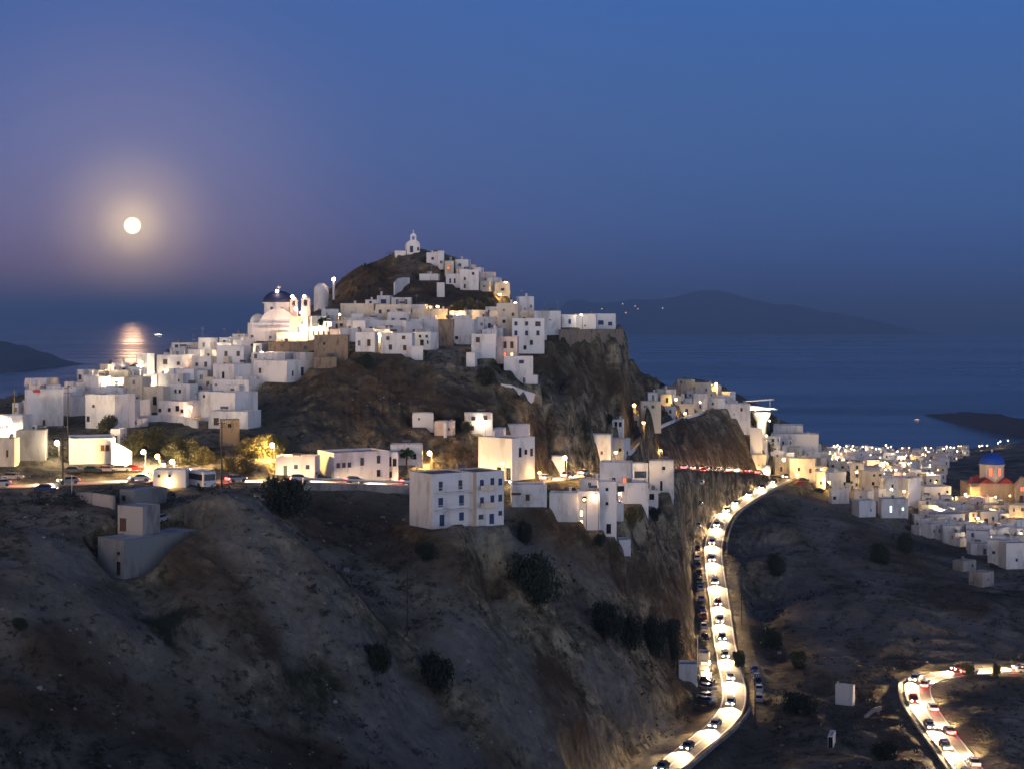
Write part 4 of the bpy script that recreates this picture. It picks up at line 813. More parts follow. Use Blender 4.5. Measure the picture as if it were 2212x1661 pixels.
# ------------------------------------------------------------------ free standing walls
def wall_run(name, label, pts, mat, th=.4, low=3, cat='wall', nm='garden_wall', cap=False):
    """pts: u, vtop, vbase along the wall; the ground decides the distance"""
    P3 = []
    for u, vt, vb in pts:
        D = hit(u, vb)
        if D is None: return
        P3.append((pt(u, vb, D), pt(u, vt, D)))
    o3 = P3[0][0].copy(); m = MB()
    for i in range(len(P3)-1):
        (a, at), (b, bt) = P3[i], P3[i+1]
        vs = [a-o3-Vector((0,0,low)), b-o3-Vector((0,0,low)), bt-o3, at-o3]; n_ = Vector((-(b-a).y, (b-a).x, 0)).normalized()*th
        if n_.y < 0: n_ = -n_
        m.add([*vs, *[q+n_ for q in vs]], [(0,1,2,3), (7,6,5,4), (3,2,6,7), (4,5,1,0), (0,3,7,4), (1,5,6,2)])
    o = m.build(nm, M[mat]); o.location = o3; return tag(o, label, cat)
wall_run('w', 'long white garden wall curving over the bushy bank on the left', [(236,930,936),(262,912,930),(300,898,915),(345,896,910),(395,899,914),(425,908,925)], 'white')
wall_run('w', 'white wall with a ragged top falling right from the long low house', [(240,952,1003),(262,962,1008),(285,975,1010)], 'white')
wall_run('w', 'crumbling white ruin wall alone at the foot of the cliff', [(890,897,915),(905,892,919),(924,912,924),(945,914,935),(962,913,945),(978,905,928)], 'white2')
wall_run('w', 'grey stone terrace wall under the walled spur houses', [(1210,712,738),(1250,712,738),(1300,711,738),(1347,712,740)], 'stone', cat='retaining wall', nm='retaining_wall')
wall_run('w', 'small slanted white stair wall on the summit rock face', [(853,611,638),(862,602,632),(872,600,622),(885,600,612)], 'white2')
wall_run('w', 'low whitewashed terrace wall in the slope under the spur houses', [(1082,829,833),(1105,832,838),(1130,842,846),(1156,850,853)], 'white2')
wall_run('w', 'pale broken wall beside the white house between the lower roads', [(1870,1545,1550),(1890,1528,1538),(1905,1524,1532)], 'concrete_pale')
wall_run('w', 'long plain wall on the left platform behind the concrete store', [(160,1062,1070),(200,1064,1090),(245,1070,1100)], 'concrete_pale')
# supporting wall of the town road
def road_frame(k):
    c, w_ = ROADS[k]; out = []
    for i, p in enumerate(c):
        d = (c[min(i+1, len(c)-1)]-c[max(i-1, 0)]); d.z = 0; d.normalize(); out.append((p, d, Vector((d.y, -d.x, 0))))
    return out, w_
fr, w_ = road_frame('town')
def proj_u(p): return CU+p.x/p.y*F
seg = [(p, d, n_) for p, d, n_ in fr if 615 < proj_u(p) < 885]
m = MB(); o0 = seg[0][0].copy()
for i in range(len(seg)-1):
    a, b = seg[i], seg[i+1]; A_ = a[0]+a[2]*(w_/2+.7)-o0; B_ = b[0]+b[2]*(w_/2+.7)-o0; n0 = a[2]*.5; up = Vector((0, 0, 0.05)); dn = Vector((0, 0, -7))
    m.add([A_+n0+dn, B_+n0+dn, B_+n0+up, A_+n0+up, A_-n0+dn, B_-n0+dn, B_-n0+up, A_-n0+up], [(0,1,2,3), (7,6,5,4), (3,2,6,7), (4,5,1,0), (0,3,7,4), (1,5,6,2)])
o = m.build('retaining_wall', M['concrete_pale']); o.location = o0; tag(o, 'tall grey retaining wall carrying the town road left of the apartment houses', 'retaining wall')
# parapet posts and rail above it
t = thing('road_railing', 'low white painted railing along the town road above the retaining wall', 'railing', o0)
m = MB()
for i in range(len(seg)-1):
    A_ = seg[i][0]+seg[i][2]*(w_/2+.7)-o0; B_ = seg[i+1][0]+seg[i+1][2]*(w_/2+.7)-o0
    m.tube(A_+Vector((0,0,.75)), B_+Vector((0,0,.75)), .24, n=5)
m.build('rail', M['white'], t)
for i in range(0, len(seg), 4):
    A_ = seg[i][0]+seg[i][2]*(w_/2+.7)-o0; q = MB().box(-.12, .12, -.12, .12, 0, .7).build('post', M['white'], t); q.location = A_+Vector((0,0,.053))

# ------------------------------------------------------------------ roads
def road_mat():
    m, nt, b = newmat('asphalt'); geo = node(nt, 'ShaderNodeNewGeometry'); n1 = node(nt, 'ShaderNodeTexNoise'); n1.inputs['Scale'].default_value = .8; n1.inputs['Detail'].default_value = 8
    link(nt, geo.outputs['Position'], n1.inputs['Vector']); r = ramp(nt, [(.3, g3(.14, .13, .12)), (.7, g3(.24, .22, .20))]); link(nt, n1.outputs['Fac'], r.inputs['Fac']); link(nt, r.outputs['Color'], b.inputs['Base Color'])
    b.inputs['Roughness'].default_value = .75; return m
RM = road_mat(); TRAIL_PAINT = flat('trail_paint', g3(.8, .78, .74), .6)
def strip(name, k, off0, off1, dz, mat, label=None, cat=None, kind=None, dash=None):
    fr, w_ = road_frame(k); m = MB()
    for i in range(len(fr)-1):
        if dash and (i//dash) % 2: continue
        q = []
        for j in (i, i+1):
            p, d, n_ = fr[j]; q.append((p+n_*off0+Vector((0,0,dz)), p+n_*off1+Vector((0,0,dz))))
        m.add([q[0][0], q[0][1], q[1][1], q[1][0]], [(0, 1, 2, 3)])
    o = m.build(name, mat); return tag(o, label, cat, None, kind)
PM = flat('pale_concrete_path', g3(.4, .37, .32), .9)
strip('path', 'path', -1.5, 1.5, .02, PM, kind='structure')
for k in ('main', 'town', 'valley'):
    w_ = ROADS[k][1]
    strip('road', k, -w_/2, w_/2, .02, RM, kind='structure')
    strip('trail_line', k, -w_/2+.2, -w_/2+.45, .03, TRAIL_PAINT, kind='structure'); strip('trail_line', k, w_/2-.45, w_/2-.2, .03, TRAIL_PAINT, kind='structure')  # added white stripes, painted to read as continuous headlight trails
    strip('trail_line', k, -.16, .16, .031, TRAIL_PAINT, kind='structure')
# kerb wall on the outside of the bend at the bottom, and along the valley road
def kerb(k, side, i0, i1, h, label, mat='concrete_pale'):
    gap = .1 if k == 'path' else 1.2
    fr, w_ = road_frame(k); n = len(fr); sg = fr[int(n*i0):int(n*i1)]; m = MB(); o0 = sg[0][0].copy()
    for i in range(len(sg)-1):
        A_ = sg[i][0]+sg[i][2]*side*(w_/2+gap)-o0; B_ = sg[i+1][0]+sg[i+1][2]*side*(w_/2+gap)-o0; n0 = sg[i][2]*.2; up = Vector((0,0,h)); dn = Vector((0,0,-1.5))
        m.add([A_+n0+dn, B_+n0+dn, B_+n0+up, A_+n0+up, A_-n0+dn, B_-n0+dn, B_-n0+up, A_-n0+up], [(0,1,2,3), (7,6,5,4), (3,2,6,7), (4,5,1,0), (0,3,7,4), (1,5,6,2)])
    o = m.build('roadside_wall', M[mat]); o.location = o0; tag(o, label, 'wall')
kerb('main', -1, .02, .42, .5, 'low pale wall along the outer right edge of the upper main road')
kerb('main', -1, .80, .99, .7, 'low pale wall round the outer edge of the bottom bend of the main road')
kerb('path', 1, 0, 1, .9, 'low whitewashed wall bounding the path up to the eastern hamlet', 'white')
kerb('valley', 1, .38, .98, .35, 'low stone kerb wall on the left edge of the valley road')

# ------------------------------------------------------------------ cars
PR = [(-2.05,.32),(2.05,.32),(2.1,.6),(2.02,.82),(1.05,.92),(-1.75,.95),(-2.05,.88),(-2.12,.6)]          # y,z body
CB = [(1.1,.925),(.45,1.36),(-1.1,1.40),(-1.72,1.0),(-1.74,.955)]
def car_meshes():
    d = {}
    for k in CAR:
        m = MB(); m.prismx(PR, -.84, .84); m.prismx([(.43,1.365),(.35,1.43),(-1.05,1.47),(-1.12,1.405)], -.64, .64); m.box(-.93, -.842, .75, .95, .95, 1.08); m.box(.842, .93, .75, .95, .95, 1.08); d[k] = m.mesh('car_body', [CAR[k]])
    m = MB(); m.prismx(CB, -.70, .70); d['glass'] = m.mesh('car_cabin', [M['glass']])
    m = MB(); n = 14; vs = []
    for x in (-.1, .1):
        for i in range(n): vs.append((x, .32*math.cos(2*math.pi*i/n), .32*math.sin(2*math.pi*i/n)))
    m.add(vs, [tuple(range(n-1,-1,-1)), tuple(range(n, 2*n))]+[(i, (i+1) % n, n+(i+1) % n, n+i) for i in range(n)])
    m.box(-.115, .115, -.1, .1, -.1, .1, 1); d['wheel'] = m.mesh('car_wheel', [M['tyre'], M['hub']])
    hl = MB().box(-.17, .17, -.03, .05, -.09, .09)
    d['head_on'] = hl.mesh('headlight', [M['head']]); d['head_off'] = hl.mesh('headlight', [M['headoff']]); d['tail_on'] = hl.mesh('tail_light', [M['tail']]); d['tail_off'] = hl.mesh('tail_light', [M['tailoff']])
    return d
CMS = car_meshes(); HSPOT = None; PROTO = {}
def make_car(color, lit):
    t = thing('car', 'x', 'car')
    obj('body', CMS[color], t); obj('cabin', CMS['glass'], t)
    for sx in (-1, 1):
        for y in (-1.3, 1.32): obj('wheel', CMS['wheel'], t, (sx*.78, y, .32))
        obj('headlight', CMS['head_on' if lit in ('both', 'front') else 'head_off'], t, (sx*.62, 2.06, .68))
        obj('tail_light', CMS['tail_on' if lit in ('both', 'rear') else 'tail_off'], t, (sx*.66, -2.10, .74))
    return t
HEADL = bpy.data.lights.new('headlight_beam', 'SPOT'); HEADL.energy = 17000; HEADL.color = (1, .66, .34); HEADL.spot_size = math.radians(110); HEADL.spot_blend = .9; HEADL.shadow_soft_size = .12
TAILL = bpy.data.lights.new('tail_glow', 'POINT'); TAILL.energy = 110; TAILL.color = (1, .05, .05); TAILL.shadow_soft_size = .15
def place_car(p, heading, color, lit, label, group, name='driven_car', beam=False):
    key = (color, lit); t = copy_tree(PROTO[key]) if key in PROTO else make_car(color, lit); PROTO.setdefault(key, t)
    if t is not PROTO[key]: t.name = name
    else: t.name = name
    t.location = p; d = heading; t.rotation_euler = (math.asin(max(-.3, min(.3, d.z))), 0, math.atan2(-d.x, d.y))
    t['label'] = label; t['group'] = group
    if beam:
        o = bpy.data.objects.new('headlight_beam', HEADL); C.objects.link(o); o.parent = t; o.location = (0, 2.35, .8); o.rotation_euler = (math.radians(58), 0, 0)
    if lit in ('rear', 'both') and beam:
        o = bpy.data.objects.new('tail_glow', TAILL); C.objects.link(o); o.parent = t; o.location = (0, -2.5, .75)
    return t
rc = random.Random(5); cols = list(CAR)
def stream(k, off, step, direction, lit, label, group, f0=0, f1=1):
    fr, w_ = road_frame(k); acc = 0; nxt = 0; n = len(fr)
    for i in range(1, n):
        acc += (fr[i][0]-fr[i-1][0]).length
        if not (f0 <= i/n <= f1): continue
        if acc >= nxt:
            nxt = acc+step+rc.uniform(-.3, .45*step); p, d, n_ = fr[i]; dd = (fr[min(i+1, n-1)][0]-fr[i-1][0]).normalized()*direction
            place_car(p+n_*off+Vector((0, 0, .035)), dd, rc.choice(['white', 'white', 'silver', 'silver', 'white', 'red', 'grey']), lit, label, group, beam=True)
# the main road runs from the bend towards the viewer
stream('main', .5, 13, 1, 'front', 'car with bright headlights descending the main road', 'cars descending the main road')
stream('valley', 1.6, 12.0, 1, 'front', 'car with bright headlights rounding the valley road bend', 'cars with headlights on the valley road')
stream('valley', -1.5, 13.0, -1, 'rear', 'car showing red tail lights on the inside of the valley road', 'cars with red tail lights on the valley road')
fr, w_ = road_frame('town'); n = len(fr)
uf = lambda u: min(range(n), key=lambda i: abs(proj_u(fr[i][0])-u))/n
stream('town', -1.6, 7.5, -1, 'both', 'car with red tail lights on the left stretch of the town road', 'cars on the left stretch of the town road', 0, uf(330))
stream('town', 1.6, 9, 1, 'both', 'car with lit lamps passing along the railing of the town road', 'cars passing along the railing', uf(500), uf(870))
stream('town', 0, 8, 1, 'both', 'car with red lamps on the town road behind the white cluster', 'cars between the cube house and the cluster', uf(1105), uf(1295))
stream('town', 0, 8, 1, 'both', 'car with red lamps on the road cut into the dark mound', 'cars on the road under the mound', uf(1480), uf(1650))

# parked cars
def parked(k, off, fs, labels, group, ang=0.0):
    fr, w_ = road_frame(k); n = len(fr)
    for f_, (c_, lab) in zip(fs, labels):
        i = int(f_*(n-1)); p, d, n_ = fr[i]; q = p+n_*off; z = height(q.x, q.y); r = Matrix.Rotation(ang, 3, 'Z')
        place_car(Vector((q.x, q.y, max(z, p.z-.1)+.02)), r @ d, c_, None, lab, group, 'parked_car')
fr, w_ = road_frame('main'); n = len(fr)
fi = lambda v, off: min(range(n), key=lambda i: abs((HZ-(fr[i][0].z-CAMZ)/fr[i][0].y*F)-v))/(n-1)
L = []; FS = []
vv = [1095, 1103, 1112, 1122, 1133, 1146, 1160, 1175, 1190, 1206, 1222, 1240, 1258, 1277, 1296, 1316, 1338, 1360, 1382]
pc = ['white', 'grey', 'black', 'silver', 'red', 'white', 'blue', 'silver', 'black', 'white', 'blue', 'black', 'grey', 'white', 'silver', 'blue', 'red', 'white', 'black']
for i, (v, c_) in enumerate(zip(vv, pc)): FS.append(fi(v, 0)); L.append((c_, f'unlit {c_} car, {ORD[i]} down the roadside row left of the main road'))
parked('main', 4.7, FS, L, 'cars parked left of the main road')
parked('main', 5.9, [fi(v, 0) for v in (1478, 1492, 1507, 1521)], [('black', 'black car parked nose-in nearest the flood-lit forecourt'), ('silver', 'silver car parked below the forecourt beside a black one'), ('white', 'white car parked second from the lower end of the left lay-by'), ('grey', 'dark grey car at the lower end of the left lay-by')], 'cars in the left lay-by', .9)
parked('main', -5.4, [fi(v, 0) for v in (1448, 1463, 1478, 1493, 1508)], [('blue', 'blue car first in the lay-by right of the main road'), ('silver', 'silver car second in the lay-by right of the main road'), ('black', 'black car third in the lay-by right of the main road'), ('white', 'white car fourth in the lay-by right of the main road'), ('silver', 'silver car last and lowest in the lay-by right of the main road')], 'cars in the right lay-by')
def car_at(u, v, ang, c_, label, group=None):
    g_ = ground(u, v)
    if g_ is None: return
    d = Vector((math.cos(ang), math.sin(ang), 0)); place_car(g_+Vector((0, 0, .06)), d, c_, None, label, group or 'cars parked about the village', 'parked_car')
car_at(345, 1128, math.radians(80), 'white', 'white car seen from behind on the dirt platform beside the concrete room')
car_at(100, 1062, .05, 'blue', 'dark blue car parked on the near verge of the left road')
car_at(75, 990, .1, 'white', 'white car on the earth bank under the grey rendered wall')
for i, (u, c_) in enumerate(((160, 'grey'), (200, 'green'), (232, 'silver'), (262, 'white'), (290, 'red'))): car_at(u, 1022-i, .1, c_, f'{c_} car, {ORD[i]} from left in the bay behind the left road')
car_at(27, 1036, .1, 'silver', 'silver car at the far left of the left road')
car_at(665, 1028, 0, 'blue', 'blue car in the shade beside the small house with a green door')
for i, (u, v, c_) in enumerate(((1770, 1062, 'black'), (1728, 1048, 'red'), (1735, 1040, 'black'))): car_at(u, v, .3, c_, f'{c_} car, {ORD[i]} of three at the top of the bright road bend')

# bus parked at the junction
def bus():
    g_ = ground(425, 1051) or pt(425, 1051, 326); t = thing('parked_bus', 'white coach parked at the junction beside the roadside kiosk', 'bus', g_+Vector((0, 0, .1)), math.radians(38))
    m = MB(); m.prismx([(-5.2,.4),(5.2,.4),(5.35,1.2),(5.2,3.0),(4.9,3.15),(-5.0,3.15),(-5.2,3.0)], -1.25, 1.25); m.build('body', CAR['white'], t)
    m = MB(); m.box(-1.27, -1.252, -4.6, 4.4, 1.5, 2.6); m.box(1.252, 1.27, -4.6, 4.4, 1.5, 2.6); m.build('side_window', M['glass'], t)
    m = MB(); m.box(-1.1, 1.1, -5.25, -5.21, 1.5, 2.7); m.build('rear_window', M['glass'], t); m = MB(); m.box(-1.1, 1.1, 5.3, 5.37, 1.3, 2.6); m.build('windscreen', M['glass'], t)
    for sx in (-1, 1):
        for y in (-3.2, 3.4):
            q = obj('wheel', CMS['wheel'], t, (sx*1.16, y, .5)); q.scale = (1.5, 1.5, 1.5)
        obj('tail_light', CMS['tail_off'], t, (sx*1.0, -5.25, .9)); obj('headlight', CMS['head_off'], t, (sx*.9, 5.36, .8))
bus()

# ------------------------------------------------------------------ poles, flags, small things
def pole(u, vt, vb, label, r=.13, arms=0, nm='utility_pole', cat='pole', mat='pole', D=None):
    D = D or hit(u, vb)
    if D is None: return
    b = pt(u, vb, D); h = (vb-vt)*D/F; t = thing(nm, label, cat, b)
    m = MB(); m.tube((0, 0, -1), (0, 0, h), r, r*.6, 8); m.build('shaft', M[mat], t)
    for k in range(arms):
        z = h-.35-k*1.1; MB().box(-.9, .9, -.18, -.08, z-.06, z+.06).build('crossarm', M[mat], t)
        for x in (-.75, -.3, .3, .75):
            m = MB(); m.lathe([(.05, 0), (.07, .08), (.04, .2)], cx=x, cy=-.13, n=6); q = m.build('insulator', M['white2'], t); q.location = (0, 0, z+.062)
    return t
pole(147, 834, 988, 'tallest wooden utility pole in front of the lower left village', .17, 2)
pole(136, 919, 1048, 'shorter utility pole beside the lamp on the long low house', .15, 1)
pole(155, 1026, 1070, 'short white roadside post at the left road', .1, 0, nm='roadside_post', mat='white2')
pole(479, 909, 1052, 'dark wooden pole in front of the brown stone tower', .16, 1)
pole(880, 1232, 1372, 'lone dark pole rising from the gully in the middle slope', .12, 0)
pole(1631, 1456, 1570, 'dark pole at the right lay-by near the bottom bend', .12, 1)
pole(1602, 1240, 1350, 'thin dark pole right of the main road half way up', .1, 0)
pole(1507, 1380, 1440, 'bare white pole rising beside the flood-lit shop', .12, 0, mat='white2')
pole(1844, 1524, 1600, 'thin pole below the white house between the lower roads', .1, 0)
pole(229, 758, 808, 'thin antenna mast against the moonlit sea', .08, 1, nm='antenna_mast', cat='mast', mat='metal')
pole(1213, 652, 690, 'thin antenna mast over the walled spur', .07, 1, nm='antenna_mast', cat='mast', mat='metal')
pole(31, 842, 905, 'yellowish pole behind the overexposed lower left roofs', .14, 0, mat='yellow')
hb = [h for h in HOUSES if h[5]['category'] == 'house']
def flagpole(u, vt, label):
    D = hit(86, 921); b = pt(u, 842, D+3); h = (842-vt)*D/F; t = thing('flagpole', label, 'flag', b)
    m = MB(); m.tube((0, 0, -.5), (0, 0, h), .05); m.build('pole', M['white2'], t)
    m = MB(); m.add([(0, 0, h), (1.0, .1, h-.4), (.9, .2, h-1.3), (-.35, .1, h-1.9), (-.3, 0, h-.9)], [(0, 1, 2, 3, 4)]); m.add([(0, .04, h), (1.0, .14, h-.4), (.9, .24, h-1.3), (-.35, .14, h-1.9), (-.3, .04, h-.9)], [(4, 3, 2, 1, 0)]); m.build('cloth', M['flag'], t)
flagpole(55, 817, 'left of two limp pale flags on the large lower left roof'); flagpole(85, 817, 'right of two limp pale flags on the large lower left roof')
D = hit(86, 921); m = MB().box(-1.1, 1.1, 0, .15, 0, .7); m.box(-.9, -.8, .05, .1, -.8, -.003); m.box(.8, .9, .05, .1, -.8, -.003); o = m.build('sign_board', M['signred']); o.location = pt(76, 848, D-.25); tag(o, 'small red sign on the roof edge beneath the flags', 'sign')
# drifting lights of the ship and the boat
def boat(u, v, D, L_, label, lit, nm='boat'):
    b = pt(u, v, D); b.z = 0; t = thing(nm, label, nm, b)
    m = MB(); m.prism([(-L_/2, L_*.07), (-L_*.4, -L_*.02), (L_*.42, -L_*.02), (L_/2, L_*.09)], -L_*.09, L_*.09); m.build('hull', M['white2'], t)
    MB().box(-L_*.3, L_*.25, -L_*.07, L_*.07, L_*.07+.01, L_*.15).build('cabin', M['white2'], t)
    m = MB(); 
    for k in range(9): m.box(-L_*.27+k*L_*.055, -L_*.24+k*L_*.055, -L_*.075, -L_*.07-.01, L_*.09, L_*.13)
    m.build('deck_lights', M[lit], t)
boat(343, 686, 17000, 130, 'lit passenger ship on the horizon right of the moon glitter', 'lampwhite', 'ship')
boat(1981, 907, 200*F/(907-HZ), 14, 'small pale boat alone on the bay near the low headland', 'litwarm')
# lights on the far island
for i, (u, v) in enumerate(((1345, 657), (1372, 662), (1378, 668), (1432, 666), (1352, 676), (1300, 668))):
    t = thing('distant_lamp', f'faint light of the far island, {ORD[i]} of six', 'lamp', pt(u, v, 18000), 0, 'lights of the far island'); obj('lamp_globe', globe_mesh(6, 'litwarm'), t)

# ------------------------------------------------------------------ harbour town beyond the ridge
rt = random.Random(21); placed = []
def filler(zone, N, inside, dmin, seed, mats, mx=14, size=(3.2, 6.2)):
    r = random.Random(seed); used = [((CU+h[0].x/h[0].y*F), HZ-(h[0].z-CAMZ)/h[0].y*F) for h in HOUSES]; k = 0
    us = [p[0] for p in inside]; top = [p[1] for p in inside]; bot = [p[2] for p in inside]
    for _ in range(N*30):
        if k >= N: break
        u = r.uniform(us[0], us[-1]); v = r.uniform(float(np.interp(u, us, top)), float(np.interp(u, us, bot)))
        if any(abs(u-a) < mx*1.3 and abs(v-b) < mx*.62 for a, b in used): continue
        D = hit(u, v, dmin)
        if D is None or D > 760: continue
        wp = r.uniform(*size)*F/D; hp = r.uniform(2.7, 4.4)*F/D; used.append((u, v)); k += 1
        side = r.choice([None, None, .7, .3]); house(u-wp/2, u+wp/2, v-hp, v, mat=r.choice(mats), D=D, zone=zone, c=None if side is None else u-wp/2+wp*side, th=r.choice([20, 30, 40]), d=None if side is None else 4.5)
filler('packed in the left village lanes', 60, [(60, 856, 900), (130, 846, 905), (240, 815, 895), (330, 795, 880), (430, 765, 885), (500, 748, 870), (560, 745, 820)], 370, 1, ['white', 'white', 'cream', 'white2'])
filler('packed below the lit cream row', 30, [(690, 690, 706), (760, 692, 745), (900, 688, 745), (1060, 692, 745), (1190, 705, 735)], 425, 2, ['white', 'white2', 'white'])
filler('packed on the shoulder of the summit', 14, [(940, 560, 575), (990, 585, 605), (1040, 605, 628), (1095, 625, 648)], 470, 3, ['white', 'cream', 'white2'], 10, (2.6, 4.6))
filler('packed on the walled spur', 16, [(1060, 690, 720), (1130, 672, 750), (1200, 680, 708), (1320, 688, 706)], 440, 4, ['white', 'white2'], 12)
filler('packed in the hamlet rows', 14, [(1385, 880, 895), (1450, 842, 895), (1530, 845, 890), (1590, 868, 898)], 540, 5, ['cream', 'white', 'white2'], 11, (3, 5.5))
filler('packed in the terraced rows by the bend', 40, [(1650, 955, 985), (1700, 965, 1020), (1780, 985, 1060), (1880, 1005, 1090), (1990, 1030, 1085)], 570, 6, ['white', 'cream', 'white2', 'white'], 13, (4, 7.5))
filler('packed on the terraces below the domed church', 62, [(1995, 1090, 1160), (2060, 1085, 1175), (2120, 1095, 1205), (2212, 1100, 1225)], 440, 7, ['white', 'white', 'cream', 'white2'], 11, (4, 7))
def distant_rows():
    spec = [(1780, 2090, 962, 985, 70, 1150, 'in the harbour row along the bay'), (1775, 2075, 985, 1010, 55, 650, 'in the valley quarter before the harbour'), (1870, 2100, 1008, 1050, 30, 610, 'between terraced quarter and blue-domed church')]
    cnt = 0
    for (ua, ub, va, vb, N, dm, zn) in spec:
        k = 0
        for _ in range(N*12):
            if k >= N: break
            u = rt.uniform(ua, ub); v = rt.uniform(va, vb)
            if u > 2040 and v > 1000: continue
            D = hit(u, v, dm)
            if D is None or D > 2600: continue
            wpx = rt.uniform(5, 9)*3502/D*.95; 
            if any(abs(u-a) < (wpx+c)*.42 and abs(v-b) < 5 for a, b, c in placed): continue
            placed.append((u, v, wpx)); hpx = rt.uniform(3, 5.2)*3502/D
            t = house(u-wpx/2, u+wpx/2, v-hpx, v, mat=rt.choice(['white', 'white', 'cream', 'white2', 'pink']), D=D, zone=zn, extra='none', par=.3, wins=[('F', .3, .35, .9, 1.2, rt.choice('BBbl')), ('F', .7, .35, .9, 1.2, rt.choice('BBbl'))])
            k += 1; cnt += 1
distant_rows()
merge_small(285)
label_zones()

# ------------------------------------------------------------------ lamps of the photograph: u, v, v of the foot, watts, colour, label
LS = """588 961 1002 5200 y|street lamp shining on the bushy bank left of the small green-door house
928 978 1010 1500 y|street lamp right of the palm beside the long white house
1220 988 1038 1700 y|street lamp at the road between the cube house and the cluster
1370 875 905 700 y|street lamp at the left end of the eastern hamlet
1547 830 858 900 y|street lamp at the top of the eastern hamlet
1093 609 640 700 y|bright street lamp at the right tip of the summit houses
945 662 690 500 y|street lamp over the cream row under the summit
1040 909 936 1100 w|wall lamp blazing on the upper lone house below the cliff
123 956 1000 700 w|lamp on the left end of the long low house
315 833 868 500 w|lamp in the lane right of the boxy lower village houses
475 757 790 600 w|lamp above the upper left steps
401 738 756 220 w|small lamp at the top edge of the upper left steps
1693 992 1034 1300 y|street lamp at the bright road bend
1330 976 1004 260 y|doorway lamp of the house under the ridge path
1427 972 990 200 y|small lamp on the dark mound
733 679 694 420 y|first wall lamp from left in the cream row
757 678 696 420 y|second wall lamp from left in the cream row
853 670 694 420 y|third wall lamp from left in the cream row
987 679 700 520 y|lamp among bushes under the summit houses
991 587 604 260 w|lamp between the two white summit cubes
976 572 592 220 w|lamp at the red-windowed summit house
1080 636 652 260 y|low lamp beneath the right tip of the summit houses
1113 655 720 520 y|lamp on the tall cream house of the spur
1100 700 732 300 y|lamp on the lower cream house of the spur
1255 680 715 90 w|lamp on the lit terrace of the spur end
1183 668 690 220 w|lamp on the cream house mid spur
818 722 748 500 w|lamp in the bright doorway left of the round-window house
700 690 712 500 w|lamp by the church palm
1050 734 770 60 p|tiny lamp in the steep lane of the spur
20 908 960 6000 w|glaring lamp over the lower left roofs
310 975 1014 5000 w|flood lamp in the bushes above the kiosk
340 985 1018 5000 y|flood lamp just left of the kiosk roof
372 996 1024 4500 y|flood lamp over the kiosk
352 1002 1030 400 p|round lamp in front of the kiosk
305 790 830 900 w|flood lamp in front of the bright tower house
250 818 852 400 w|lamp on the cream houses left of the bright tower
365 1040 1052 500 y|lamp at the foot of the kiosk
1528 1410 1452 260 y|lamp over the roadside shop
1530 1430 1468 900 w|forecourt lamp beside the roadside shop
1532 1454 1474 500 w|lower forecourt lamp beside the roadside shop
1262 1078 1148 60 y|porch lamp of the middle cluster house
1338 1065 1110 200 p|lamp right of the tower house in the cluster
1288 1068 1150 120 p|lamp left of the tower house in the cluster
1085 1000 1044 260 y|lamp at the blue doors of the cube house
1165 1020 1046 200 y|lamp on the verge right of the cube house
1102 1044 1052 90 w|small lamp at the road end above the apartment houses
1460 862 900 420 y|lamp amid the cream hamlet houses
1480 892 902 320 y|lamp on the path in front of the hamlet
1390 912 922 260 y|lamp at the lower end of the hamlet
1512 868 892 200 y|lamp at the right end of the hamlet path
1655 940 966 420 y|lamp in the alley left of the long bluish house
1722 1024 1042 400 y|lamp left of the cream houses at the bend
1775 1012 1030 500 y|lamp above the first house of the terraced quarter
1850 1018 1064 500 y|lamp on the tall cream wall of the terraced quarter
1935 1014 1034 500 y|lamp above the blank tower house of the terraced quarter
1953 1060 1094 420 y|lamp lighting the cream side wall of the blank tower house
1808 986 1006 420 w|lamp behind the terraced quarter
1916 1000 1020 300 y|pale orange lamp right of centre behind the terraced quarter
2112 1118 1146 320 y|lamp on the lit cream house below the blue-domed church
2140 1100 1120 300 y|lamp above the lit cream house below the blue-domed church
2190 1118 1140 320 y|lamp on the last house at the right edge
2057 1075 1094 200 y|lamp left of the pink row below the blue-domed church
2205 1150 1176 160 w|lamp among the lowest right houses
2145 1152 1170 120 w|lamp left of the lowest right houses"""
for q in LS.split('\n'):
    a, lab = q.split('|'); u, v, vb, E, c = a.split(); E = float(E)
    street_lamp(float(u), float(v), float(vb), E*3.0, c, lab, r=.5 if E >= 600 else .38 if E > 200 else .24)
# lane lamps on the left village slopes
for i, (u, v, vb, E, c) in enumerate([(243,806,828,900,'p'),(275,826,848,800,'w'),(345,850,872,700,'p'),(386,846,870,600,'w'),(432,788,812,700,'p'),(521,752,778,600,'w'),(300,880,906,800,'p'),(360,812,834,600,'w'),(410,878,902,500,'p'),(210,842,862,600,'w'),(150,848,868,500,'p'),(335,752,770,500,'w'),(566,762,786,500,'p'),(420,742,760,400,'w'),(640,722,742,700,'p'),(690,706,724,500,'w'),(770,704,722,400,'p'),(860,706,726,400,'w')]):
    street_lamp(u, v, vb, E*4.6, c, f'lane lamp among the white houses, {ORD[i]} in order up the village slope', r=.26, group='lane lamps of the hill village')
for i, (u, v, vb, E, c) in enumerate([(1745,1000,1022,700,'w'),(1790,1040,1062,600,'y'),(1822,992,1012,700,'y'),(1880,1040,1062,700,'w'),(1900,1004,1022,700,'y'),(1925,1056,1080,500,'w'),(1962,1000,1020,700,'y'),(1985,1046,1066,600,'w'),(2020,1040,1060,600,'y'),(2085,1066,1084,700,'y'),(2030,1098,1116,600,'w'),(2070,1120,1140,600,'y'),(2100,1092,1110,700,'y'),(2170,1132,1150,600,'y'),(2120,1160,1178,400,'w'),(2196,1092,1110,700,'y')]):
    street_lamp(u, v, vb, E*4.2, c, f'quarter lamp between the bend and the blue-domed church, {ORD[i]} along the lanes', r=.3, group='lane lamps of the terraced quarter')
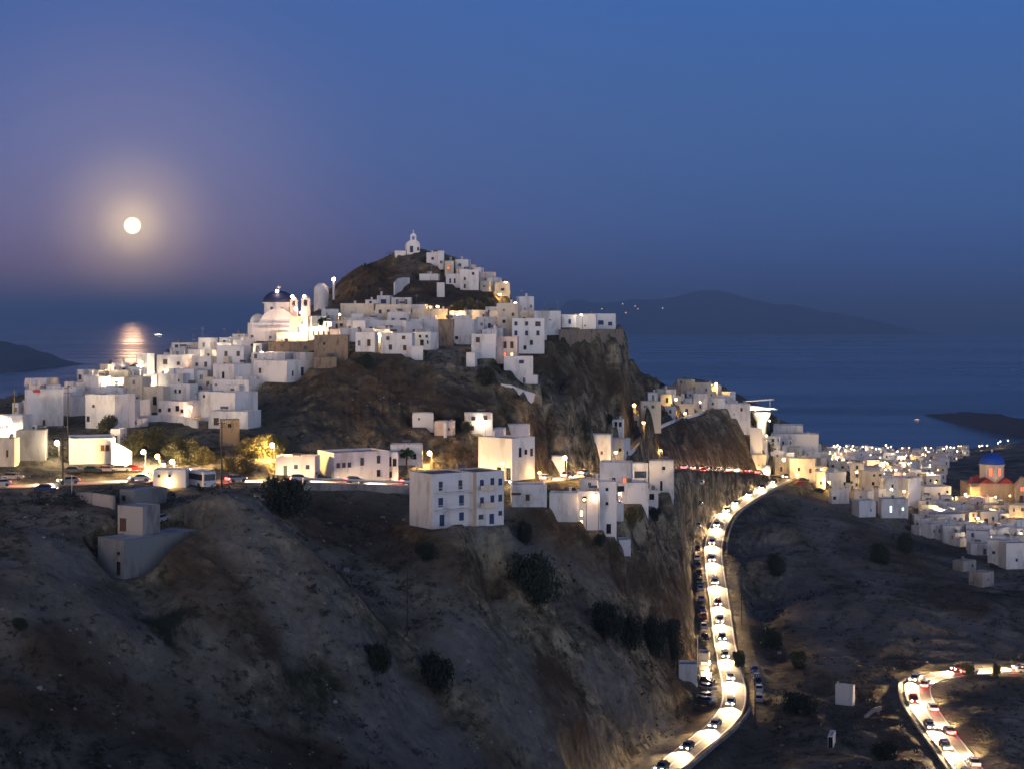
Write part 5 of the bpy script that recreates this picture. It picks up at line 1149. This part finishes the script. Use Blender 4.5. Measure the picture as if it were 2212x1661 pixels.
# small lamps of the harbour town
k = 0; used = []
for (ua, ub, va, vb, N, dm) in ((1790, 2090, 960, 978, 34, 1150), (1800, 2070, 978, 1003, 26, 650), (1880, 2080, 1000, 1050, 14, 610), (2090, 2210, 944, 968, 6, 900)):
    j = 0
    for _ in range(400):
        if j >= N: break
        u = rt.uniform(ua, ub); v = rt.uniform(va, vb)
        if u > 2020 and v > 985: continue
        if dm == 900: v = 985-(u-2060)*.24+rt.uniform(-2, 2)
        D = hit(u, v+3, dm)
        if D is None or D > 2600: continue
        if any(abs(u-a)+abs(v-b) < 7 for a, b in used): continue
        used.append((u, v)); j += 1; k += 1
        g_ = pt(u, v+3, D); h = 4.5; t = thing('town_lamp', 'x', 'street lamp', g_, 0, 'far lamps of the harbour quarter')
        m = MB(); m.tube((0, 0, -.5), (0, 0, h), .08, .05, 5); m.build('pole', M['metal'], t)
        obj('lamp_globe', GL.setdefault(('t', round(D/400)), globe_mesh(min(1.1, .26*D/620), 'lampfar')), t, (0, 0, h)); point((0, -1.2, h-.6), 800*(D/900), COL['w' if k % 3 else 'y'], .4, parent=t)
        t['_u'] = u
tl = sorted([o for o in bpy.data.objects if '_u' in o.keys()], key=lambda o: o['_u'])
for i, o in enumerate(tl): o['label'] = f'distant glowing lamp of the harbour quarter, {ORD[i] if i < len(ORD) else "last"} from the left'; del o['_u']

mesh_grid('ground', XX, YY, TZ, GM)

# ------------------------------------------------------------------ trees and shrubs
def leaf_mat(name, c1, c2):
    m, nt, b = newmat(name); oi = node(nt, 'ShaderNodeNewGeometry'); r = ramp(nt, [(0, c1), (1, c2)]); link(nt, oi.outputs['Random Per Island'], r.inputs['Fac']); link(nt, r.outputs['Color'], b.inputs['Base Color']); b.inputs['Roughness'].default_value = .7; return m
LEAF = leaf_mat('dark_foliage', g3(.007, .014, .005), g3(.024, .038, .014)); LEAF2 = leaf_mat('olive_foliage', g3(.06, .06, .02), g3(.17, .14, .045)); PALM = leaf_mat('palm_leaf', g3(.03, .05, .015), g3(.07, .10, .03))
BARK = flat('bark', g3(.08, .06, .04), .9)
def crown_mesh(seed, leaf, n=2600, sz=.34, mat=None):
    r = random.Random(seed); cl = []
    for i in range(16):
        a = r.uniform(0, 2*math.pi); q = r.uniform(0, .62); cl.append((q*math.cos(a), q*math.sin(a), r.uniform(.16, .80), r.uniform(.28, .44)))
    m = MB()
    for i in range(n):
        cx, cy_, cz, cr = r.choice(cl); d = Vector((r.gauss(0, 1), r.gauss(0, 1), r.gauss(0, 1))).normalized()*cr*(r.random()**.28)
        p = Vector((cx, cy_, cz))+d*Vector((1, 1, .8)) if False else Vector((cx+d.x, cy_+d.y, cz+d.z*.85))
        a = Vector((r.gauss(0, 1), r.gauss(0, 1), r.gauss(0, 1))).normalized(); b = a.orthogonal().normalized(); s = leaf*r.uniform(.6, 1.4)
        c = a.cross(b); m.add([p-b*s-c*s*.4, p+b*s*.2-c*s*.5, p+b*s, p-b*s*.1+c*s*.6], [(0, 1, 2, 3)])
    return m.mesh('crown', [mat or LEAF])
CR = [crown_mesh(i, .042, 5200) for i in range(4)]; CRO = [crown_mesh(10+i, .055, 2600, mat=LEAF2) for i in range(3)]
def tree(u0, u1, vt, vb, label, crowns=CR, nm='tree', cat='tree', i=0, group='dark trees in the gullies'):
    D = hit((u0+u1)/2, vb)
    if D is None: return
    s = D/F; R = (u1-u0)*s/2; Hh = (vb-vt)*s; b = pt((u0+u1)/2, vb, D)
    t = thing(nm, label, cat, b, (i*1.3) % 6.28, group)
    m = MB(); m.tube((0, 0, -.8), (.05*R, 0, Hh*.35), .10*R+.05, .07*R+.03, 7)
    for k in range(5):
        a = k*1.3; m.tube((.05*R, 0, Hh*.3), (R*.5*math.cos(a), R*.5*math.sin(a), Hh*.62), .05*R+.02, .02*R+.01, 5)
    m.build('trunk', BARK, t)
    c = obj('crown', crowns[i % len(crowns)], t, (0, 0, -Hh*.12)); c.scale = (R*1.12, R*1.12, Hh/1.02); return t
tree(548, 676, 1020, 1118, 'huge dark tree under the town road left of the retaining wall', i=0)
tree(780, 850, 1380, 1450, 'left of two round dark trees low in the middle gully', i=1)
tree(890, 984, 1390, 1487, 'right and larger of two round dark trees low in the middle gully', i=2)
tree(1098, 1215, 1180, 1298, 'broad dark tree in the gully below the cluster', i=3)
tree(1268, 1345, 1290, 1382, 'first dark tree from left in the lower gully row', i=0)
tree(1325, 1395, 1320, 1400, 'second dark tree from left in the lower gully row', i=1)
tree(1375, 1445, 1310, 1412, 'third dark tree from left in the lower gully row', i=2)
tree(1420, 1478, 1330, 1420, 'fourth dark tree from left in the lower gully row', i=3)
tree(1028, 1074, 786, 832, 'round dark tree at the foot of the spur houses', i=1)
tree(1340, 1392, 1085, 1135, 'brownish bush on the slope under the cluster terrace', crowns=CRO, nm='bush', cat='bush', i=0, group='bushes on the slopes')
tree(1505, 1562, 868, 0+888, 'low bush before the eastern hamlet', crowns=CRO, nm='bush', cat='bush', i=1, group='bushes on the slopes') if False else None
tree(1398, 1440, 880, 898, 'dark bush before the eastern hamlet houses', i=2, nm='bush', cat='bush', group='bushes on the slopes')
tree(1110, 1150, 1110, 1172, 'dark tree between the blue-shuttered house and the cluster', i=2)
tree(895, 950, 1165, 1208, 'dark bush on the slope under the apartment house', i=3, nm='bush', cat='bush', group='bushes on the slopes')
tree(775, 810, 760, 795, 'green bush at the cliff top under the round-window house', i=3, nm='bush', cat='bush', group='bushes on the slopes')
tree(1680, 1765, 1490, 1545, 'wide dark shrub right of the main road near the lay-by', i=0, nm='bush', cat='bush', group='bushes on the slopes')
tree(2072, 2108, 1428, 1458, 'left dark shrub standing before the valley road', i=1, nm='bush', cat='bush', group='bushes on the slopes')
tree(2142, 2162, 1424, 1462, 'narrow dark cypress-like shrub before the valley road', i=2, nm='bush', cat='bush', group='bushes on the slopes')
tree(20, 62, 1330, 1362, 'small dark bush alone on the far left slope', i=0, nm='bush', cat='bush', group='bushes on the slopes')
tree(1580, 1612, 1400, 1440, 'dark bush on the right verge of the main road', i=1, nm='bush', cat='bush', group='bushes on the slopes')
tree(1510, 1532, 1395, 1420, 'lamp-lit bush beside the roadside shop', crowns=CRO, nm='bush', cat='bush', i=1, group='bushes on the slopes')
tree(1640, 1672, 950, 976, 'dark bush under the bluish house above the bend', i=3, nm='bush', cat='bush', group='bushes on the slopes')
bs = [(262,330,922,972),(300,372,918,965),(350,420,925,978),(345,400,950,990),(392,440,940,985),(258,300,940,985),(372,420,968,1004),(190,228,880,920),(205,262,888,930),(500,560,940,985),(540,600,935,985),(470,520,975,1015),(560,625,930,978),(505,560,985,1020),(410,470,955,1000)]
for i, (a, b_, c_, d_) in enumerate(bs): tree(a, b_, c_, d_, f'lamp-lit olive bush, {ORD[i]} of the thicket on the left bank', crowns=CRO, nm='bush', cat='bush', i=i, group='lamp-lit thicket on the left bank')
bs = [(975,1010,645,682),(1000,1030,640,685),(1025,1050,645,680),(1045,1070,640,676),(990,1020,660,690),(960,985,655,680),(1232,1262,690,690)]
for i, (a, b_, c_, d_) in enumerate(bs[:6]): tree(a, b_, c_, d_, f'lamp-lit bush, {ORD[i]} of the group under the summit houses', crowns=CRO, nm='bush', cat='bush', i=i, group='bushes under the summit houses')
bs = [(990,1020,905,935),(980,1000,895,925),(1255,1275,932,955),(1250,1275,905,935),(1305,1325,890,915),(1870,1925,1165,1215),(1930,1975,1140,1190),(1650,1700,1190,1240),(1640,1690,1350,1400),(1700,1745,1400,1440),(1880,1940,1590,1640),(1280,1310,1150,1175),(1440,1475,1330,1380),(1395,1430,1090,1120)]
nmz = ['right of the ruin wall', 'against the ruin wall', 'left of the path houses', 'above the path houses', 'left of the eastern hamlet', 'below the terraced quarter', 'under the green-lit house', 'right of the upper main road', 'right of the main road midway', 'on the scree above the lay-by', 'near the tiny gate hut', 'at the foot of the tower house', 'at the end of the lower gully row', 'under the last cluster terrace']
for i, (a, b_, c_, d_) in enumerate(bs): tree(a, b_, c_, d_, f'dark scrubby bush {nmz[i]}', crowns=CR, nm='bush', cat='bush', i=i, group='bushes on the slopes')
def palm(u, vt, vb, label, R):
    D = hit(u, vb)
    if D is None: return
    h = (vb-vt)*D/F; t = thing('palm_tree', label, 'palm tree', pt(u, vb, D), 0, 'palms of the village'); m = MB(); m.tube((0, 0, -.8), (.1, 0, h*.72), .24, .18, 8); m.build('trunk', BARK, t)
    m = MB(); r = random.Random(int(u))
    for k in range(34):
        a = r.uniform(0, 6.28); el = r.uniform(-.3, 1.2); L_ = R*r.uniform(.8, 1.1); p = Vector((.1, 0, h*.72)); d = Vector((math.cos(a)*math.cos(el), math.sin(a)*math.cos(el), math.sin(el)))
        sd = Vector((-math.sin(a), math.cos(a), 0)); prev = p; w0 = .12
        for j in range(6):
            d = (d+Vector((0, 0, -.24))).normalized(); q = prev+d*L_/6; w1 = .42*math.sin(math.pi*(j+1.2)/7.4)
            m.add([prev-sd*w0+Vector((0,0,-w0*.5)), prev, q, q-sd*w1+Vector((0,0,-w1*.5))], [(0, 1, 2, 3)]); m.add([prev, prev+sd*w0+Vector((0,0,-w0*.5)), q+sd*w1+Vector((0,0,-w1*.5)), q], [(0, 1, 2, 3)]); prev = q; w0 = w1
    m.build('crown', PALM, t)
palm(878, 965, 1012, 'dark palm in front of the white house right of the long house', 2.0); palm(700, 683, 716, 'lamp-lit palm right of the domed church', 2.6)

# low scrub and stones strewn over the open slopes: nobody could count them
def scatter(name, N, size, mat, kind_fn, seed, thr, shape):
    r = np.random.RandomState(seed); m_v = []; m_f = []; cnt = 0; rr_ = random.Random(seed)
    hxy = [(h[0].x, h[0].y, max(h[1], h[3])*.75+1.5) for h in HOUSES]; hx = np.array(hxy)
    rd = np.array([(p.x, p.y, w_/2+3.5) for k_, (c_, w_) in ROADS.items() for p in c_])
    A_ = r.uniform(-.37, .37, N*5); Bq = np.log(r.uniform(150, 640, N*5)); X = A_*np.exp(Bq); Y = np.exp(Bq)
    den = .6*vn(X/22+seed, Y/22)+.4*vn(X/6+seed, Y/6); keep = den+r.uniform(-.12, .12, len(X)) > thr
    X, Y, A_, Bq = X[keep], Y[keep], A_[keep], Bq[keep]; Zg = grid_lerp(TZ, AX, BX, A_, Bq)
    for x, y, z in zip(X, Y, Zg):
        if cnt >= N: break
        if (np.hypot(hx[:, 0]-x, hx[:, 1]-y-2) < hx[:, 2]).any() or (np.hypot(rd[:, 0]-x, rd[:, 1]-y) < rd[:, 2]).any(): continue
        s = size*math.exp(rr_.gauss(0, .45)); shape(m_v, m_f, x, y, z, s, rr_); cnt += 1
    me = bpy.data.meshes.new(name); me.from_pydata(m_v, [], m_f); me.materials.append(mat); o = obj(name, me); tag(o, kind='stuff'); return o
def tuft(V, Fc, x, y, z, s, r):
    for k in range(20):
        a = r.uniform(0, 6.28); e = r.uniform(0, 1.3); q = s*r.uniform(.3, 1.0); p = (x+q*math.cos(a)*math.cos(e), y+q*math.sin(a)*math.cos(e), z+q*math.sin(e)*.75); l = s*.24
        b = len(V); V += [(p[0]+r.uniform(-l, l), p[1]+r.uniform(-l, l), p[2]+r.uniform(-l, l)) for _ in range(3)]; Fc.append((b, b+1, b+2))
def stone(V, Fc, x, y, z, s, r):
    b = len(V)
    for (dx, dy, dz) in ((-1,-1,-.5),(1,-1,-.5),(1,1,-.5),(-1,1,-.5),(-.6,-.7,.6),(.7,-.5,.5),(.5,.6,.7),(-.7,.5,.5)): V.append((x+s*dx*r.uniform(.6, 1.2), y+s*dy*r.uniform(.6, 1.2), z+s*dz*r.uniform(.5, 1.1)))
    Fc += [(b, b+1, b+5, b+4), (b+1, b+2, b+6, b+5), (b+2, b+3, b+7, b+6), (b+3, b, b+4, b+7), (b+4, b+5, b+6, b+7)]
SCR = leaf_mat('scrub_leaf', g3(.010, .016, .008), g3(.035, .04, .02))
scatter('scrub', 14000, .62, SCR, None, 3, .52, tuft)
scatter('stones', 1800, .17, flat('pale_stone', g3(.30, .27, .24), .9), None, 8, .50, stone)
